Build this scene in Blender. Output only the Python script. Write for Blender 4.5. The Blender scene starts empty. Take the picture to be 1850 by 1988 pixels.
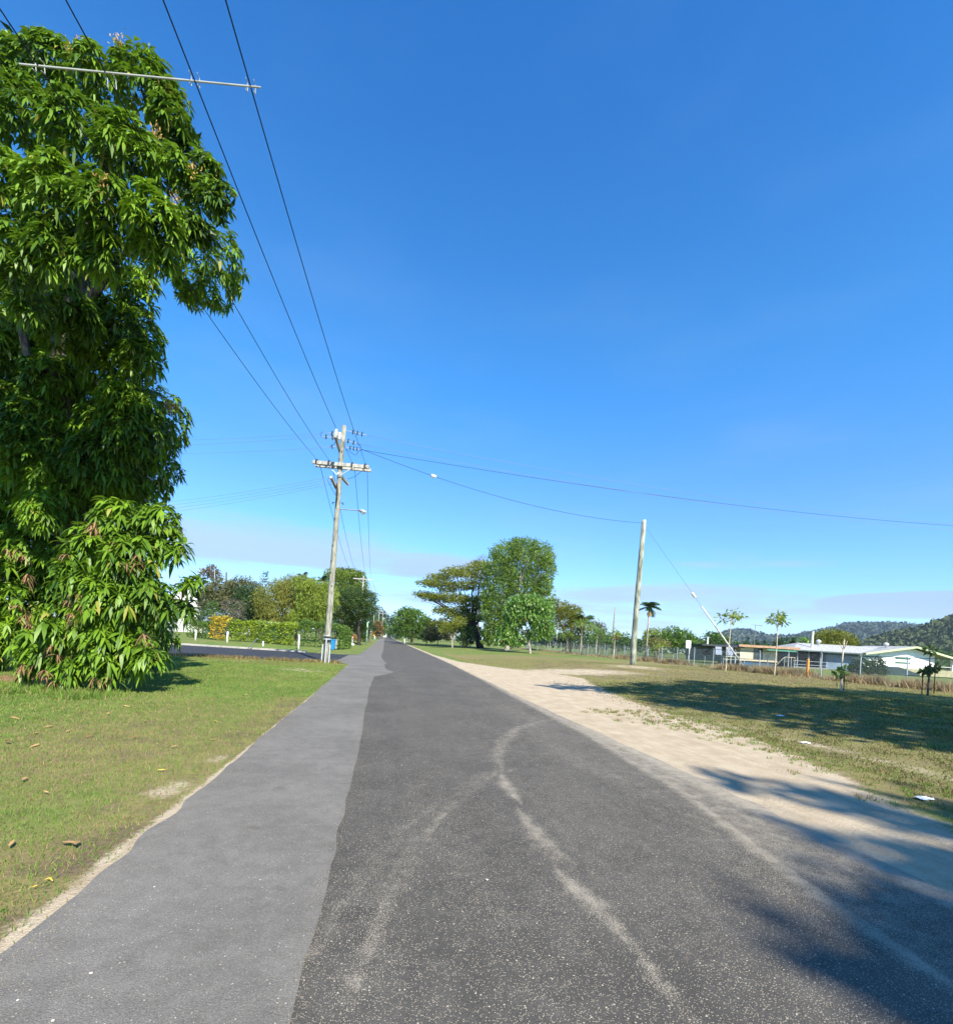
import bpy, math, random
import numpy as np
from mathutils import Vector
rad = math.radians
random.seed(7); R_ = np.random.default_rng(11)
S = bpy.context.scene
# ------------------------------------------------------------------ camera
FPX = 926.5; PX, PY = 925.0, 1243.3          # focal length and principal point on an 1850 x 1988 sheet
ROLL = rad(3.3); YAW = math.atan(178/926.5); H = 1.6
cr, sr = math.cos(ROLL), math.sin(ROLL); cy, sy = math.cos(YAW), math.sin(YAW)
cam = bpy.data.objects.new('camera', bpy.data.cameras.new('camera')); S.collection.objects.link(cam); S.camera = cam
from mathutils import Matrix
right = Vector((cy*cr, -sy*cr, sr)); back = Vector((-sy, -cy, 0)); up = back.cross(right)
cam.matrix_world = Matrix(((right.x, up.x, back.x, 0), (right.y, up.y, back.y, 0), (right.z, up.z, back.z, H), (0, 0, 0, 1)))
cam.data.sensor_fit = 'VERTICAL'; cam.data.sensor_height = 36; cam.data.lens = 36*FPX/1988
cam.data.shift_y = (PY-994)/1988; cam.data.shift_x = 0
cam.data.clip_end = 20000; cam.data.clip_start = 0.05
S.render.resolution_x, S.render.resolution_y = 952, 1024
S.view_settings.view_transform = 'Standard'; S.view_settings.look = 'None'
S.view_settings.exposure = 1.15; S.view_settings.gamma = 1
# ------------------------------------------------------------------ world and sun
SUN_AZ = 162.0; SUN_EL = 41.0
W = bpy.data.worlds.new('World'); S.world = W; W.use_nodes = True
nt = W.node_tree; N = nt.nodes; L = nt.links; N.clear()
def wn(t, **k):
    n = N.new(t)
    for a, b in k.items(): setattr(n, a, b)
    return n
out = wn('ShaderNodeOutputWorld'); bg = wn('ShaderNodeBackground'); L.new(bg.outputs[0], out.inputs[0])
sky = wn('ShaderNodeTexSky', sky_type='NISHITA', sun_disc=False, sun_elevation=rad(SUN_EL), sun_rotation=rad(SUN_AZ),
         altitude=0, air_density=1.0, dust_density=0.25, ozone_density=2.2)
bg.inputs[1].default_value = 0.10
tc = wn('ShaderNodeTexCoord'); sp = wn('ShaderNodeSeparateXYZ'); L.new(tc.outputs['Generated'], sp.inputs[0])
def wm(op, a, b=None, c=None):
    n = wn('ShaderNodeMath', operation=op)
    for i, v in enumerate((a, b, c)):
        if v is None: continue
        if isinstance(v, (int, float)): n.inputs[i].default_value = v
        else: L.new(v, n.inputs[i])
    return n.outputs[0]
def wramp(v, a, b, lo=0.0, hi=1.0):
    n = wn('ShaderNodeMapRange', interpolation_type='SMOOTHSTEP'); L.new(v, n.inputs[0])
    for i, q in enumerate((a, b, lo, hi)): n.inputs[i+1].default_value = q
    return n.outputs[0]
azi = wm('ARCTAN2', sp.outputs[0], sp.outputs[1]); ele = sp.outputs[2]
cv = wn('ShaderNodeCombineXYZ'); L.new(azi, cv.inputs[0]); L.new(wm('MULTIPLY', ele, 9.0), cv.inputs[1])
n1 = wn('ShaderNodeTexNoise'); L.new(cv.outputs[0], n1.inputs[0]); n1.inputs['Scale'].default_value = 2.1
n1.inputs['Detail'].default_value = 7; n1.inputs['Roughness'].default_value = 0.55
band = wm('MULTIPLY', wramp(ele, -0.02, 0.03), wramp(ele, 0.15, 0.24, 1, 0))
def blob(az, el, ra, re, s=1.0):
    a = wm('DIVIDE', wm('SUBTRACT', azi, az), ra); e = wm('DIVIDE', wm('SUBTRACT', ele, el), re)
    d = wm('SQRT', wm('ADD', wm('MULTIPLY', a, a), wm('MULTIPLY', e, e)))
    return wm('MULTIPLY', wramp(d, 0.2, 1.25, 1, 0), s)
bl = blob(-0.26, 0.155, 0.42, 0.062, 0.36)
for q in ((0.10, 0.145, 0.22, 0.04, .30), (0.52, 0.085, 0.40, 0.05, .30), (0.95, 0.095, 0.17, 0.022, .75), (0.0, 0.085, 0.5, 0.03, .12)):
    bl = wm('MAXIMUM', bl, blob(*q))
cl = wm('MULTIPLY', wramp(wm('ADD', n1.outputs[0], wm('SUBTRACT', bl, 0.10)), 0.46, 0.68), band)
cl2 = wn('ShaderNodeMapping'); L.new(cv.outputs[0], cl2.inputs[0]); cl2.inputs['Location'].default_value = (3.1, 1.7, 0)
n2 = wn('ShaderNodeTexNoise'); L.new(cl2.outputs[0], n2.inputs[0]); n2.inputs['Scale'].default_value = 1.3; n2.inputs['Detail'].default_value = 5
hs = wn('ShaderNodeHueSaturation'); L.new(sky.outputs[0], hs.inputs['Color'])
hs.inputs['Saturation'].default_value = 1.12; hs.inputs['Value'].default_value = 1.15
tint = wn('ShaderNodeMix', data_type='RGBA', blend_type='MULTIPLY'); tint.inputs[0].default_value = 1.0; L.new(hs.outputs[0], tint.inputs[6]); 
er = wn('ShaderNodeValToRGB'); L.new(ele, er.inputs[0]); er.color_ramp.interpolation = 'EASE'
er.color_ramp.elements[0].position = 0.0; er.color_ramp.elements[0].color = (.53, .70, 1.02, 1)
er.color_ramp.elements[1].position = 0.84; er.color_ramp.elements[1].color = (.14, .70, 1.12, 1)
q_ = er.color_ramp.elements.new(.22); q_.color = (.45, .735, 1.04, 1); q_ = er.color_ramp.elements.new(.5); q_.color = (.27, .83, 1.14, 1)
L.new(er.outputs[0], tint.inputs[7])
ccol = wn('ShaderNodeMix', data_type='RGBA'); L.new(n2.outputs[0], ccol.inputs[0])
ccol.inputs[6].default_value = (1.75, 2.5, 3.8, 1); ccol.inputs[7].default_value = (3.0, 3.8, 4.7, 1)
mx = wn('ShaderNodeMix', data_type='RGBA'); n3w = wn('ShaderNodeTexNoise'); mp3 = wn('ShaderNodeMapping'); L.new(cv.outputs[0], mp3.inputs[0]); mp3.inputs['Scale'].default_value = (.8, .35, 1); mp3.inputs['Rotation'].default_value = (0, 0, .35); L.new(mp3.outputs[0], n3w.inputs[0]); n3w.inputs['Scale'].default_value = 2.2; n3w.inputs['Detail'].default_value = 6
wisp = wm('MULTIPLY', wramp(n3w.outputs[0], .45, .8, 0, .30), wramp(ele, .1, .7, 1, .15))
L.new(wm('MAXIMUM', wm('MULTIPLY', cl, 0.85), wisp), mx.inputs[0]); L.new(tint.outputs[2], mx.inputs[6]); L.new(ccol.outputs[2], mx.inputs[7])
L.new(mx.outputs[2], bg.inputs[0])
sd = bpy.data.lights.new('sun', 'SUN'); sd.energy = 5.0; sd.angle = rad(0.53); sd.color = (1, .94, .80)
so = bpy.data.objects.new('sun', sd); S.collection.objects.link(so)
SV = Vector((math.sin(rad(SUN_AZ))*math.cos(rad(SUN_EL)), math.cos(rad(SUN_AZ))*math.cos(rad(SUN_EL)), math.sin(rad(SUN_EL))))
so.rotation_euler = (-SV).to_track_quat('-Z', 'Y').to_euler(); so.location = SV*60
# ------------------------------------------------------------------ helpers
def ray(x, y):
    dx, dy = x-PX, y-PY; u = (dx*cr+dy*sr)/FPX; v = (-dx*sr+dy*cr)/FPX
    return np.array((sy+u*cy, cy-u*sy, -v))
def at(x, y, d): return np.array((0, 0, H)) + ray(x, y)*d
def sm(t): t = np.clip(t, 0, 1); return t*t*(3-2*t)
def th(X, Y):                                  # height of the ground
    X = np.asarray(X, float); Y = np.asarray(Y, float)
    z = .25*sm((X-7.5)/7.0)
    z = z + .16*np.exp(-(((X-18.6)/3.2)**2+((Y-33.6)/2.6)**2))
    z = z + .05*sm((-X-2.0)/2.5)*np.clip((25.5-Y)/2, 0, 1)
    z = z + .25*sm((Y-37.2-.24*np.clip(-X-5, 0, 200))/5)*sm((-X-3.0)/3.0)
    z = z + .03*np.sin(X*.7+1.3)*np.sin(Y*.55)*sm((X-8)/5)
    return z
def gt(x, y):                                  # where the ray meets the ground
    r = ray(x, y); z = 0.0
    for _ in range(12):
        d = (z-H)/r[2]; z = float(th(r[0]*d, r[1]*d))
    return np.array((r[0]*d, r[1]*d, z)), d
def onx(x, c, y=1270):                         # point of plane X = c seen at column x
    r = ray(x, y); d = c/r[0]; return r[1]*d, d
col = S.collection
def tag(o, label=None, cat=None, group=None, kind=None):
    if label: o['label'] = label
    if cat: o['category'] = cat
    if group: o['group'] = group
    if kind: o['kind'] = kind
    return o
def empty(name, loc=(0, 0, 0)):
    o = bpy.data.objects.new(name, None); o.location = loc; o.empty_display_size = .2; col.objects.link(o); return o
def link(name, me, m, parent=None, smooth=False):
    o = bpy.data.objects.new(name, me); col.objects.link(o)
    if m:
        for q in (m if isinstance(m, (list, tuple)) else [m]): me.materials.append(q)
    if parent is not None:
        o.parent = parent; o.matrix_parent_inverse = Matrix.Translation(-Vector(parent.location))
    if smooth: me.polygons.foreach_set('use_smooth', np.ones(len(me.polygons), bool))
    return o
def tmesh(name, V, T, m, parent=None, smooth=False, mi=None):
    """V (n,k,3): n copies of a k-vertex template with faces T (all of one size)"""
    V = np.asarray(V, np.float32); n, k, _ = V.shape; T = np.asarray(T, np.int32); f, q = T.shape
    me = bpy.data.meshes.new(name); me.vertices.add(n*k); me.vertices.foreach_set('co', V.reshape(-1))
    idx = (T[None]+(np.arange(n)*k)[:, None, None]).reshape(-1).astype(np.int32)
    me.loops.add(len(idx)); me.loops.foreach_set('vertex_index', idx)
    me.polygons.add(n*f); me.polygons.foreach_set('loop_start', (np.arange(n*f)*q).astype(np.int32))
    try: me.polygons.foreach_set('loop_total', np.full(n*f, q, np.int32))
    except Exception: pass
    me.update(calc_edges=True)
    if mi is not None: me.polygons.foreach_set('material_index', np.repeat(np.asarray(mi, np.int32), f))
    return link(name, me, m, parent, smooth)
class MB:
    def __init__(s): s.v = []; s.f = []
    def box(s, l0, l1, a0, a1, z0, z1, fr=None):
        b = len(s.v)
        for z in (z0, z1):
            for (l, a) in ((l0, a0), (l1, a0), (l1, a1), (l0, a1)): s.v.append((l, a, z) if fr is None else fr(l, a, z))
        s.f += [(b, b+3, b+2, b+1), (b+4, b+5, b+6, b+7), (b, b+1, b+5, b+4), (b+1, b+2, b+6, b+5), (b+2, b+3, b+7, b+6), (b+3, b, b+4, b+7)]
        return s
    def tube(s, pts, r, n=8, cap=True):
        P = [Vector(p) for p in pts]; rr = r if isinstance(r, (list, tuple)) else [r]*len(P); b = len(s.v); pu = None
        for i, p in enumerate(P):
            t = (P[min(i+1, len(P)-1)]-P[max(i-1, 0)]).normalized()
            if pu is None: pu = Vector((1, 0, 0)) if abs(t.x) < .8 else Vector((0, 0, 1))
            a = (pu - t*pu.dot(t)).normalized(); pu = a; c = t.cross(a)
            for k in range(n):
                q = 2*math.pi*k/n; s.v.append(tuple(p+(a*math.cos(q)+c*math.sin(q))*rr[i]))
        for i in range(len(P)-1):
            for k in range(n):
                k2 = (k+1) % n; s.f.append((b+i*n+k, b+i*n+k2, b+(i+1)*n+k2, b+(i+1)*n+k))
        if cap: s.f.append(tuple(b+k for k in range(n))[::-1]); s.f.append(tuple(b+(len(P)-1)*n+k for k in range(n)))
        return s
    def bar(s, a, b, w, h):                    # squared timber between two points
        a = Vector(a); b = Vector(b); t = (b-a).normalized(); x = t.cross(Vector((0, 0, 1)))
        if x.length < .01: x = Vector((1, 0, 0))
        x.normalize(); y = x.cross(t); n = len(s.v)
        for p in (a, b):
            for (i, j) in ((-1, -1), (1, -1), (1, 1), (-1, 1)): s.v.append(tuple(p+x*i*w/2+y*j*h/2))
        s.f += [(n, n+3, n+2, n+1), (n+4, n+5, n+6, n+7), (n, n+1, n+5, n+4), (n+1, n+2, n+6, n+5), (n+2, n+3, n+7, n+6), (n+3, n, n+4, n+7)]
        return s
    def poly(s, front, off):                   # extruded polygon
        n = len(front); b = len(s.v); o = Vector(off)
        s.v += [tuple(p) for p in front]+[tuple(Vector(p)+o) for p in front]
        s.f.append(tuple(range(b, b+n))); s.f.append(tuple(range(b+n, b+2*n))[::-1])
        for i in range(n):
            j = (i+1) % n; s.f.append((b+i, b+j, b+n+j, b+n+i)[::-1])
        return s
    def lathe(s, c, prof, n=12):
        b = len(s.v)
        for (r, z) in prof:
            for k in range(n): s.v.append((c[0]+r*math.cos(2*math.pi*k/n), c[1]+r*math.sin(2*math.pi*k/n), c[2]+z))
        for i in range(len(prof)-1):
            for k in range(n):
                k2 = (k+1) % n; s.f.append((b+i*n+k, b+i*n+k2, b+(i+1)*n+k2, b+(i+1)*n+k))
        s.f.append(tuple(b+k for k in range(n))[::-1]); s.f.append(tuple(b+(len(prof)-1)*n+k for k in range(n)))
        return s
    def build(s, name, m, parent=None, smooth=False):
        me = bpy.data.meshes.new(name); me.from_pydata([tuple(map(float, v)) for v in s.v], [], s.f); me.update()
        return link(name, me, m, parent, smooth)
# ------------------------------------------------------------------ materials
class NB:
    def __init__(s, name):
        s.m = bpy.data.materials.new(name); s.m.use_nodes = True; s.t = s.m.node_tree; s.N = s.t.nodes; s.L = s.t.links; s.N.clear()
        s.o = s.N.new('ShaderNodeOutputMaterial'); s.p = s.N.new('ShaderNodeBsdfPrincipled'); s.L.new(s.p.outputs[0], s.o.inputs[0])
    def n(s, t, **k):
        x = s.N.new(t)
        for a, b in k.items(): setattr(x, a, b)
        return x
    def pos(s): return s.n('ShaderNodeNewGeometry').outputs['Position']
    def vec(s, sc, src=None):
        m = s.n('ShaderNodeMapping'); s.L.new(src if src is not None else s.pos(), m.inputs[0]); m.inputs['Scale'].default_value = sc; return m.outputs[0]
    def noise(s, scale, detail=4, rough=.55, v=None, dist=0):
        x = s.n('ShaderNodeTexNoise'); s.L.new(v if v is not None else s.pos(), x.inputs[0]); x.inputs['Scale'].default_value = scale
        x.inputs['Detail'].default_value = detail; x.inputs['Roughness'].default_value = rough; x.inputs['Distortion'].default_value = dist
        return x.outputs[0]
    def voro(s, scale, feat='F1', o='Distance', v=None):
        x = s.n('ShaderNodeTexVoronoi', feature=feat); s.L.new(v if v is not None else s.pos(), x.inputs[0]); x.inputs['Scale'].default_value = scale
        return x.outputs[o]
    def math(s, op, a, b=None, c=None):
        x = s.n('ShaderNodeMath', operation=op)
        for i, v in enumerate((a, b, c)):
            if v is None: continue
            if isinstance(v, (int, float)): x.inputs[i].default_value = v
            else: s.L.new(v, x.inputs[i])
        return x.outputs[0]
    def ramp(s, v, a, b, lo=0., hi=1.):
        x = s.n('ShaderNodeMapRange', interpolation_type='SMOOTHSTEP'); s.L.new(v, x.inputs[0])
        for i, q in enumerate((a, b, lo, hi)): x.inputs[i+1].default_value = q
        return x.outputs[0]
    def mix(s, f, a, b):
        x = s.n('ShaderNodeMix', data_type='RGBA')
        for i, v in ((0, f), (6, a), (7, b)):
            if isinstance(v, (int, float)): x.inputs[i].default_value = v
            elif isinstance(v, tuple): x.inputs[i].default_value = v+(1,) if len(v) == 3 else v
            else: s.L.new(v, x.inputs[i])
        return x.outputs[2]
    def attr(s, name): x = s.n('ShaderNodeAttribute', attribute_name=name); return x.outputs['Fac']
    def bump(s, h, st=.3, d=.02):
        b = s.n('ShaderNodeBump'); b.inputs['Strength'].default_value = st; b.inputs['Distance'].default_value = d
        s.L.new(h, b.inputs['Height']); s.L.new(b.outputs[0], s.p.inputs['Normal'])
    def fin(s, c, rough=.8, spec=.3, metal=0):
        if isinstance(c, tuple): s.p.inputs['Base Color'].default_value = c+(1,)
        else: s.L.new(c, s.p.inputs['Base Color'])
        if isinstance(rough, (int, float)): s.p.inputs['Roughness'].default_value = rough
        else: s.L.new(rough, s.p.inputs['Roughness'])
        s.p.inputs['Specular IOR Level'].default_value = spec; s.p.inputs['Metallic'].default_value = metal
        return s.m
_pm = {}
def paint(name, c, rough=.6, spec=.35, metal=0, var=.22, scale=3., stretch=(1, 1, 1)):
    if name in _pm: return _pm[name]
    b = NB(name); v = b.vec(stretch); f = b.ramp(b.noise(scale, 6, .6, v), .3, .7)
    d = tuple(q*(1-var) for q in c); e = tuple(min(1, q*(1+var*.6)) for q in c)
    _pm[name] = b.fin(b.mix(f, d, e), rough, spec, metal); return _pm[name]
def foliage(name, a, c, rough=.5, spec=.35, trans=.3, extra=None, ef=.05):
    """leaf material: every leaf takes its own tone between a and c; a share ef takes the tone extra"""
    if name in _pm: return _pm[name]
    b = NB(name); g = b.n('ShaderNodeNewGeometry'); r = g.outputs['Random Per Island']
    big = b.noise(.55, 3, .5); f = b.math('MULTIPLY_ADD', b.ramp(big, .35, .65), .45, b.math('MULTIPLY', r, .55))
    cc = b.mix(f, a, c)
    if extra: cc = b.mix(b.ramp(b.math('FRACT', b.math('MULTIPLY', r, 37.3)), 1-ef-.004, 1-ef), cc, extra)
    m = b.fin(cc, rough, spec)
    t = b.n('ShaderNodeBsdfTranslucent'); tcx = b.mix(.5, cc, b.mix(.0, tuple(min(1, q*1.7) for q in c), (0, 0, 0))); b.L.new(tcx, t.inputs[0])
    mxs = b.n('ShaderNodeMixShader'); mxs.inputs[0].default_value = trans
    b.L.new(b.p.outputs[0], mxs.inputs[1]); b.L.new(t.outputs[0], mxs.inputs[2]); b.L.new(mxs.outputs[0], b.o.inputs[0])
    _pm[name] = m; return m
def bark(name, a, c, scale=7):
    if name in _pm: return _pm[name]
    b = NB(name); v = b.vec((1, 1, .25)); n = b.noise(scale, 8, .65, v); b.bump(n, .8, .03)
    _pm[name] = b.fin(b.mix(b.ramp(n, .35, .65), a, c), .9, .15); return _pm[name]
BARK = bark('bark_brown', (.045, .035, .026), (.14, .115, .09)); BARKG = bark('bark_grey', (.16, .14, .12), (.38, .34, .29))
BARKD = bark('bark_dark', (.018, .015, .012), (.06, .05, .04))
# ------------------------------------------------------------------ ground
def axis(segs):
    o = []
    for a, b, n in segs: o += list(np.linspace(a, b, n, endpoint=False))
    return np.array(o+[segs[-1][1]])
gx = np.unique(np.concatenate([-np.geomspace(30, 5000, 26)[::-1], axis([(-30, -9, 42), (-9, -3, 40), (-3, -1.2, 30), (-1.2, 3, 6), (3, 10, 90), (10, 20, 50), (20, 40, 50)]), np.geomspace(42, 6000, 28)]))
gy = np.unique(np.concatenate([-np.geomspace(1, 400, 14)[::-1], axis([(-.9, 1, 5), (1, 12, 120), (12, 28, 100), (28, 60, 100)]), np.geomspace(62, 7000, 34)]))
GX, GY = np.meshgrid(gx, gy); GZ = th(GX, GY)
def sand_right_edge(Y): return np.interp(Y, [0, 3.7, 4.5, 5.7, 8.3, 11, 14, 17.5, 22, 25, 30, 34, 45, 90, 300], [5.4, 5.7, 5.8, 6.4, 7.2, 7.3, 7.6, 8.4, 9.6, 9.0, 6.6, 5.3, 4.6, 4.6, 4.5])
def sand_mask(X, Y):
    m = sm((sand_right_edge(Y)-X)/1.3+.5)*(X > 2.6)
    strip = np.exp(-((X-np.interp(Y, [3, 5.5, 8.4, 11], [8.6, 8.2, 7.9, 7.4]))/.5)**2)*(Y < 11)*.42
    patch = .70*np.exp(-(((X-11.0)/5.0)**2+((Y-26.0)/3.2)**2)**1.2)
    mound = .55*np.exp(-(((X-18)/3.2)**2+((Y-31.8)/2.2)**2))
    m = np.where(X > 0, np.maximum.reduce([m, strip, patch, mound]), 0)
    w = np.interp(Y, [0, 3, 6, 14, 30], [.22, .14, .07, .05, .10])
    l = np.exp(-((X+1.66)/w)**2)*.80*((X < 0) & (Y < 26))
    l = np.maximum(l, .60*np.exp(-(((X+1.95)/.22)**2+((Y-5.0)/.42)**2)))
    l = np.maximum(l, .55*np.exp(-(((X+1.9)/.22)**2+((Y-6.2)/.3)**2)))
    l = np.maximum(l, .5*np.exp(-(((X+3.2)/1.4)**2+((Y-20)/1.5)**2)))
    return np.maximum(m, l)
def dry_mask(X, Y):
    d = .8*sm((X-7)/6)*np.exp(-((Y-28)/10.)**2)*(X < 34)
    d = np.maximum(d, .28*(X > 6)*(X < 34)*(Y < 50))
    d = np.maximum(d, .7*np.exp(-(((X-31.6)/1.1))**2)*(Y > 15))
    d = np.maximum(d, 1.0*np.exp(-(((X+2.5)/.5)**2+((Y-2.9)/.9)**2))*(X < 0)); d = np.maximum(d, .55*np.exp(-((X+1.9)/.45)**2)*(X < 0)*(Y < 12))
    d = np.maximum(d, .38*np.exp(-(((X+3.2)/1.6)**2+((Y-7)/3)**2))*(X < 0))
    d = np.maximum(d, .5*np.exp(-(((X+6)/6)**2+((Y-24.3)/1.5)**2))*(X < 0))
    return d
def litter_mask(X, Y):
    return np.maximum(sm((-X-6.4)/1.5)*np.exp(-((Y-12.6)/1.7)**2), .9*np.exp(-(((X-21)/4.5)**2+((Y-62)/3)**2)))
me = bpy.data.meshes.new('ground'); ny, nx = GX.shape
me.vertices.add(nx*ny); me.vertices.foreach_set('co', np.stack([GX, GY, GZ], -1).astype(np.float32).reshape(-1))
I = np.arange(nx*ny).reshape(ny, nx); Q = np.stack([I[:-1, :-1], I[:-1, 1:], I[1:, 1:], I[1:, :-1]], -1).reshape(-1, 4).astype(np.int32)
me.loops.add(Q.size); me.loops.foreach_set('vertex_index', Q.reshape(-1)); me.polygons.add(len(Q)); me.polygons.foreach_set('loop_start', (np.arange(len(Q))*4).astype(np.int32))
me.update(calc_edges=True)
def setattr_f(me, name, a):
    x = me.attributes.new(name, 'FLOAT', 'POINT'); x.data.foreach_set('value', np.asarray(a, np.float32).reshape(-1))
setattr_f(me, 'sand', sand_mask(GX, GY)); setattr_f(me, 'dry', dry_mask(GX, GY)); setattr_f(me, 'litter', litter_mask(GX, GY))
def ground_mat():
    b = NB('ground_grass_and_sand')
    n1 = b.noise(.35, 5, .6); n2 = b.noise(2.3, 6, .65); n3 = b.noise(26, 5, .7); nf = b.noise(90, 3, .6)
    green = b.mix(b.ramp(n2, .3, .7), (.085, .165, .028), (.150, .235, .045))
    straw = b.mix(b.ramp(n3, .3, .7), (.22, .165, .07), (.34, .27, .125))
    vg = b.noise(4.5, 7, .75)
    fd = b.ramp(b.math('ADD', b.math('ADD', b.math('MULTIPLY', n1, .7), b.math('MULTIPLY', n2, .5)), b.math('ADD', b.math('MULTIPLY', n3, .35), b.math('MULTIPLY', b.attr('dry'), .7))), .62, 1.05)
    g = b.mix(b.math('MULTIPLY', fd, .85), green, straw)
    g = b.mix(b.ramp(n3, .35, .75, .0, .4), g, (.02, .035, .01)); g = b.mix(b.ramp(vg, .42, .68, 0, .45), g, (.085, .075, .03)); n5 = b.noise(.9, 6, .7); soil_shade = b.math('MULTIPLY', b.ramp(b.math('ADD', b.math('MULTIPLY', n5, .7), b.math('MULTIPLY', n2, .5)), .56, .70), b.ramp(b.attr('dry'), .12, .5)); g = b.mix(b.math('MULTIPLY', soil_shade, .85), g, b.mix(n3, (.075, .055, .035), (.20, .15, .10)))  # dark brown bare soil, with some of the verge's tree shade painted in
    sv = b.mix(b.ramp(n2, .25, .75), (.36, .285, .195), (.49, .405, .29))
    sv = b.mix(b.ramp(nf, .5, .75, 0, .5), sv, (.26, .2, .14)); tr = b.noise(3.2, 5, .6, b.vec((2.6, .22, 1))); sv = b.mix(b.ramp(tr, .45, .7, 0, .45), sv, (.33, .25, .16)); sv = b.mix(b.ramp(b.voro(34), .10, .16, .6, 0), sv, (.20, .16, .12))
    peb = b.ramp(b.voro(55), .12, .2, .55, 0); sv = b.mix(peb, sv, (.58, .5, .4))
    sa = b.math('ADD', b.attr('sand'), b.math('ADD', b.math('MULTIPLY_ADD', n3, .8, -.4), b.math('MULTIPLY_ADD', n2, .8, -.4)))
    c = b.mix(b.ramp(sa, .30, .66), g, sv)
    lit = b.mix(b.voro(16, o='Color'), (.13, .075, .04), (.33, .2, .11))
    lf = b.ramp(b.math('ADD', b.attr('litter'), b.math('MULTIPLY_ADD', n3, .5, -.25)), .4, .6)
    c = b.mix(lf, c, lit)
    b.bump(b.math('ADD', b.math('MULTIPLY', n3, 1.0), b.math('MULTIPLY', nf, .4)), .7, .035)
    return b.fin(c, .95, .12)
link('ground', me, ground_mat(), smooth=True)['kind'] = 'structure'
# ------------------------------------------------------------------ roads
def strip_mesh(name, xl, xr, ys, nxs, z, m, attrs=None):
    t = np.linspace(0, 1, nxs); A = np.interp(ys, *xl) if isinstance(xl, tuple) else xl(ys); B = np.interp(ys, *xr) if isinstance(xr, tuple) else xr(ys)
    X = A[:, None]*(1-t)+B[:, None]*t; Y = np.repeat(ys[:, None], nxs, 1); Z = np.full_like(X, z)
    me = bpy.data.meshes.new(name); n2, n1 = X.shape; me.vertices.add(n1*n2); me.vertices.foreach_set('co', np.stack([X, Y, Z], -1).astype(np.float32).reshape(-1))
    I = np.arange(n1*n2).reshape(n2, n1); Q = np.stack([I[:-1, :-1], I[:-1, 1:], I[1:, 1:], I[1:, :-1]], -1).reshape(-1, 4).astype(np.int32)
    me.loops.add(Q.size); me.loops.foreach_set('vertex_index', Q.reshape(-1)); me.polygons.add(len(Q)); me.polygons.foreach_set('loop_start', (np.arange(len(Q))*4).astype(np.int32))
    me.update(calc_edges=True)
    if attrs:
        for k, f in attrs.items(): setattr_f(me, k, f(X, Y))
    o = link(name, me, m); o['kind'] = 'structure'; return o
def g2(x, y): p = ray(x, y); d = -H/p[2]; return (p[0]*d, p[1]*d)
trails = [([(1120, 1392), (1050, 1400), (1005, 1415), (975, 1440), (966, 1470), (975, 1500)], .20, .72, 1),
          ([(972, 1500), (985, 1530), (1012, 1562)], .11, .95, 1), ([(1003, 1566), (1030, 1605), (1065, 1645), (1108, 1672)], .12, .85, 1), ([(1030, 1640), (1060, 1660), (1100, 1672)], .07, .6, 1),
          ([(1076, 1685), (1115, 1725), (1170, 1775), (1230, 1840)], .11, .95, 1), ([(1215, 1815), (1260, 1875), (1300, 1930), (1360, 1995)], .07, .75, 1),
          ([(965, 1500), (900, 1540), (850, 1590), (800, 1660), (755, 1750), (715, 1840), (670, 1960)], .12, .78, 0),
          ([(950, 1500), (860, 1550), (780, 1612), (715, 1690), (650, 1780), (600, 1860)], .11, .62, 0),
          ([(985, 1500), (1060, 1465), (1130, 1435)], .07, .6, 0), ([(960, 1510), (930, 1560), (905, 1640), (890, 1760), (900, 1900)], .20, .26, 0), ([(1180, 1500), (1230, 1580), (1300, 1700), (1400, 1850)], .35, .34, 0),
          ([(780, 1530), (800, 1526), (825, 1528)], .06, .6, 1), ([(745, 1465), (765, 1462), (790, 1462)], .12, .3, 1), ([(1150, 1500), (1180, 1496), (1215, 1500)], .05, .6, 1), ([(1000, 1520), (1080, 1600), (1170, 1720), (1300, 1860)], .05, .5, 0), ([(930, 1512), (820, 1600), (730, 1730), (660, 1880)], .04, .5, 0), ([(1010, 1440), (1070, 1520), (1180, 1620)], .06, .4, 0), ([(900, 1420), (860, 1560), (800, 1760), (740, 1960)], .05, .35, 0)]
trails = [([g2(*p) for p in t[0]], t[1], t[2]*1.12, t[3]) for t in trails]
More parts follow.
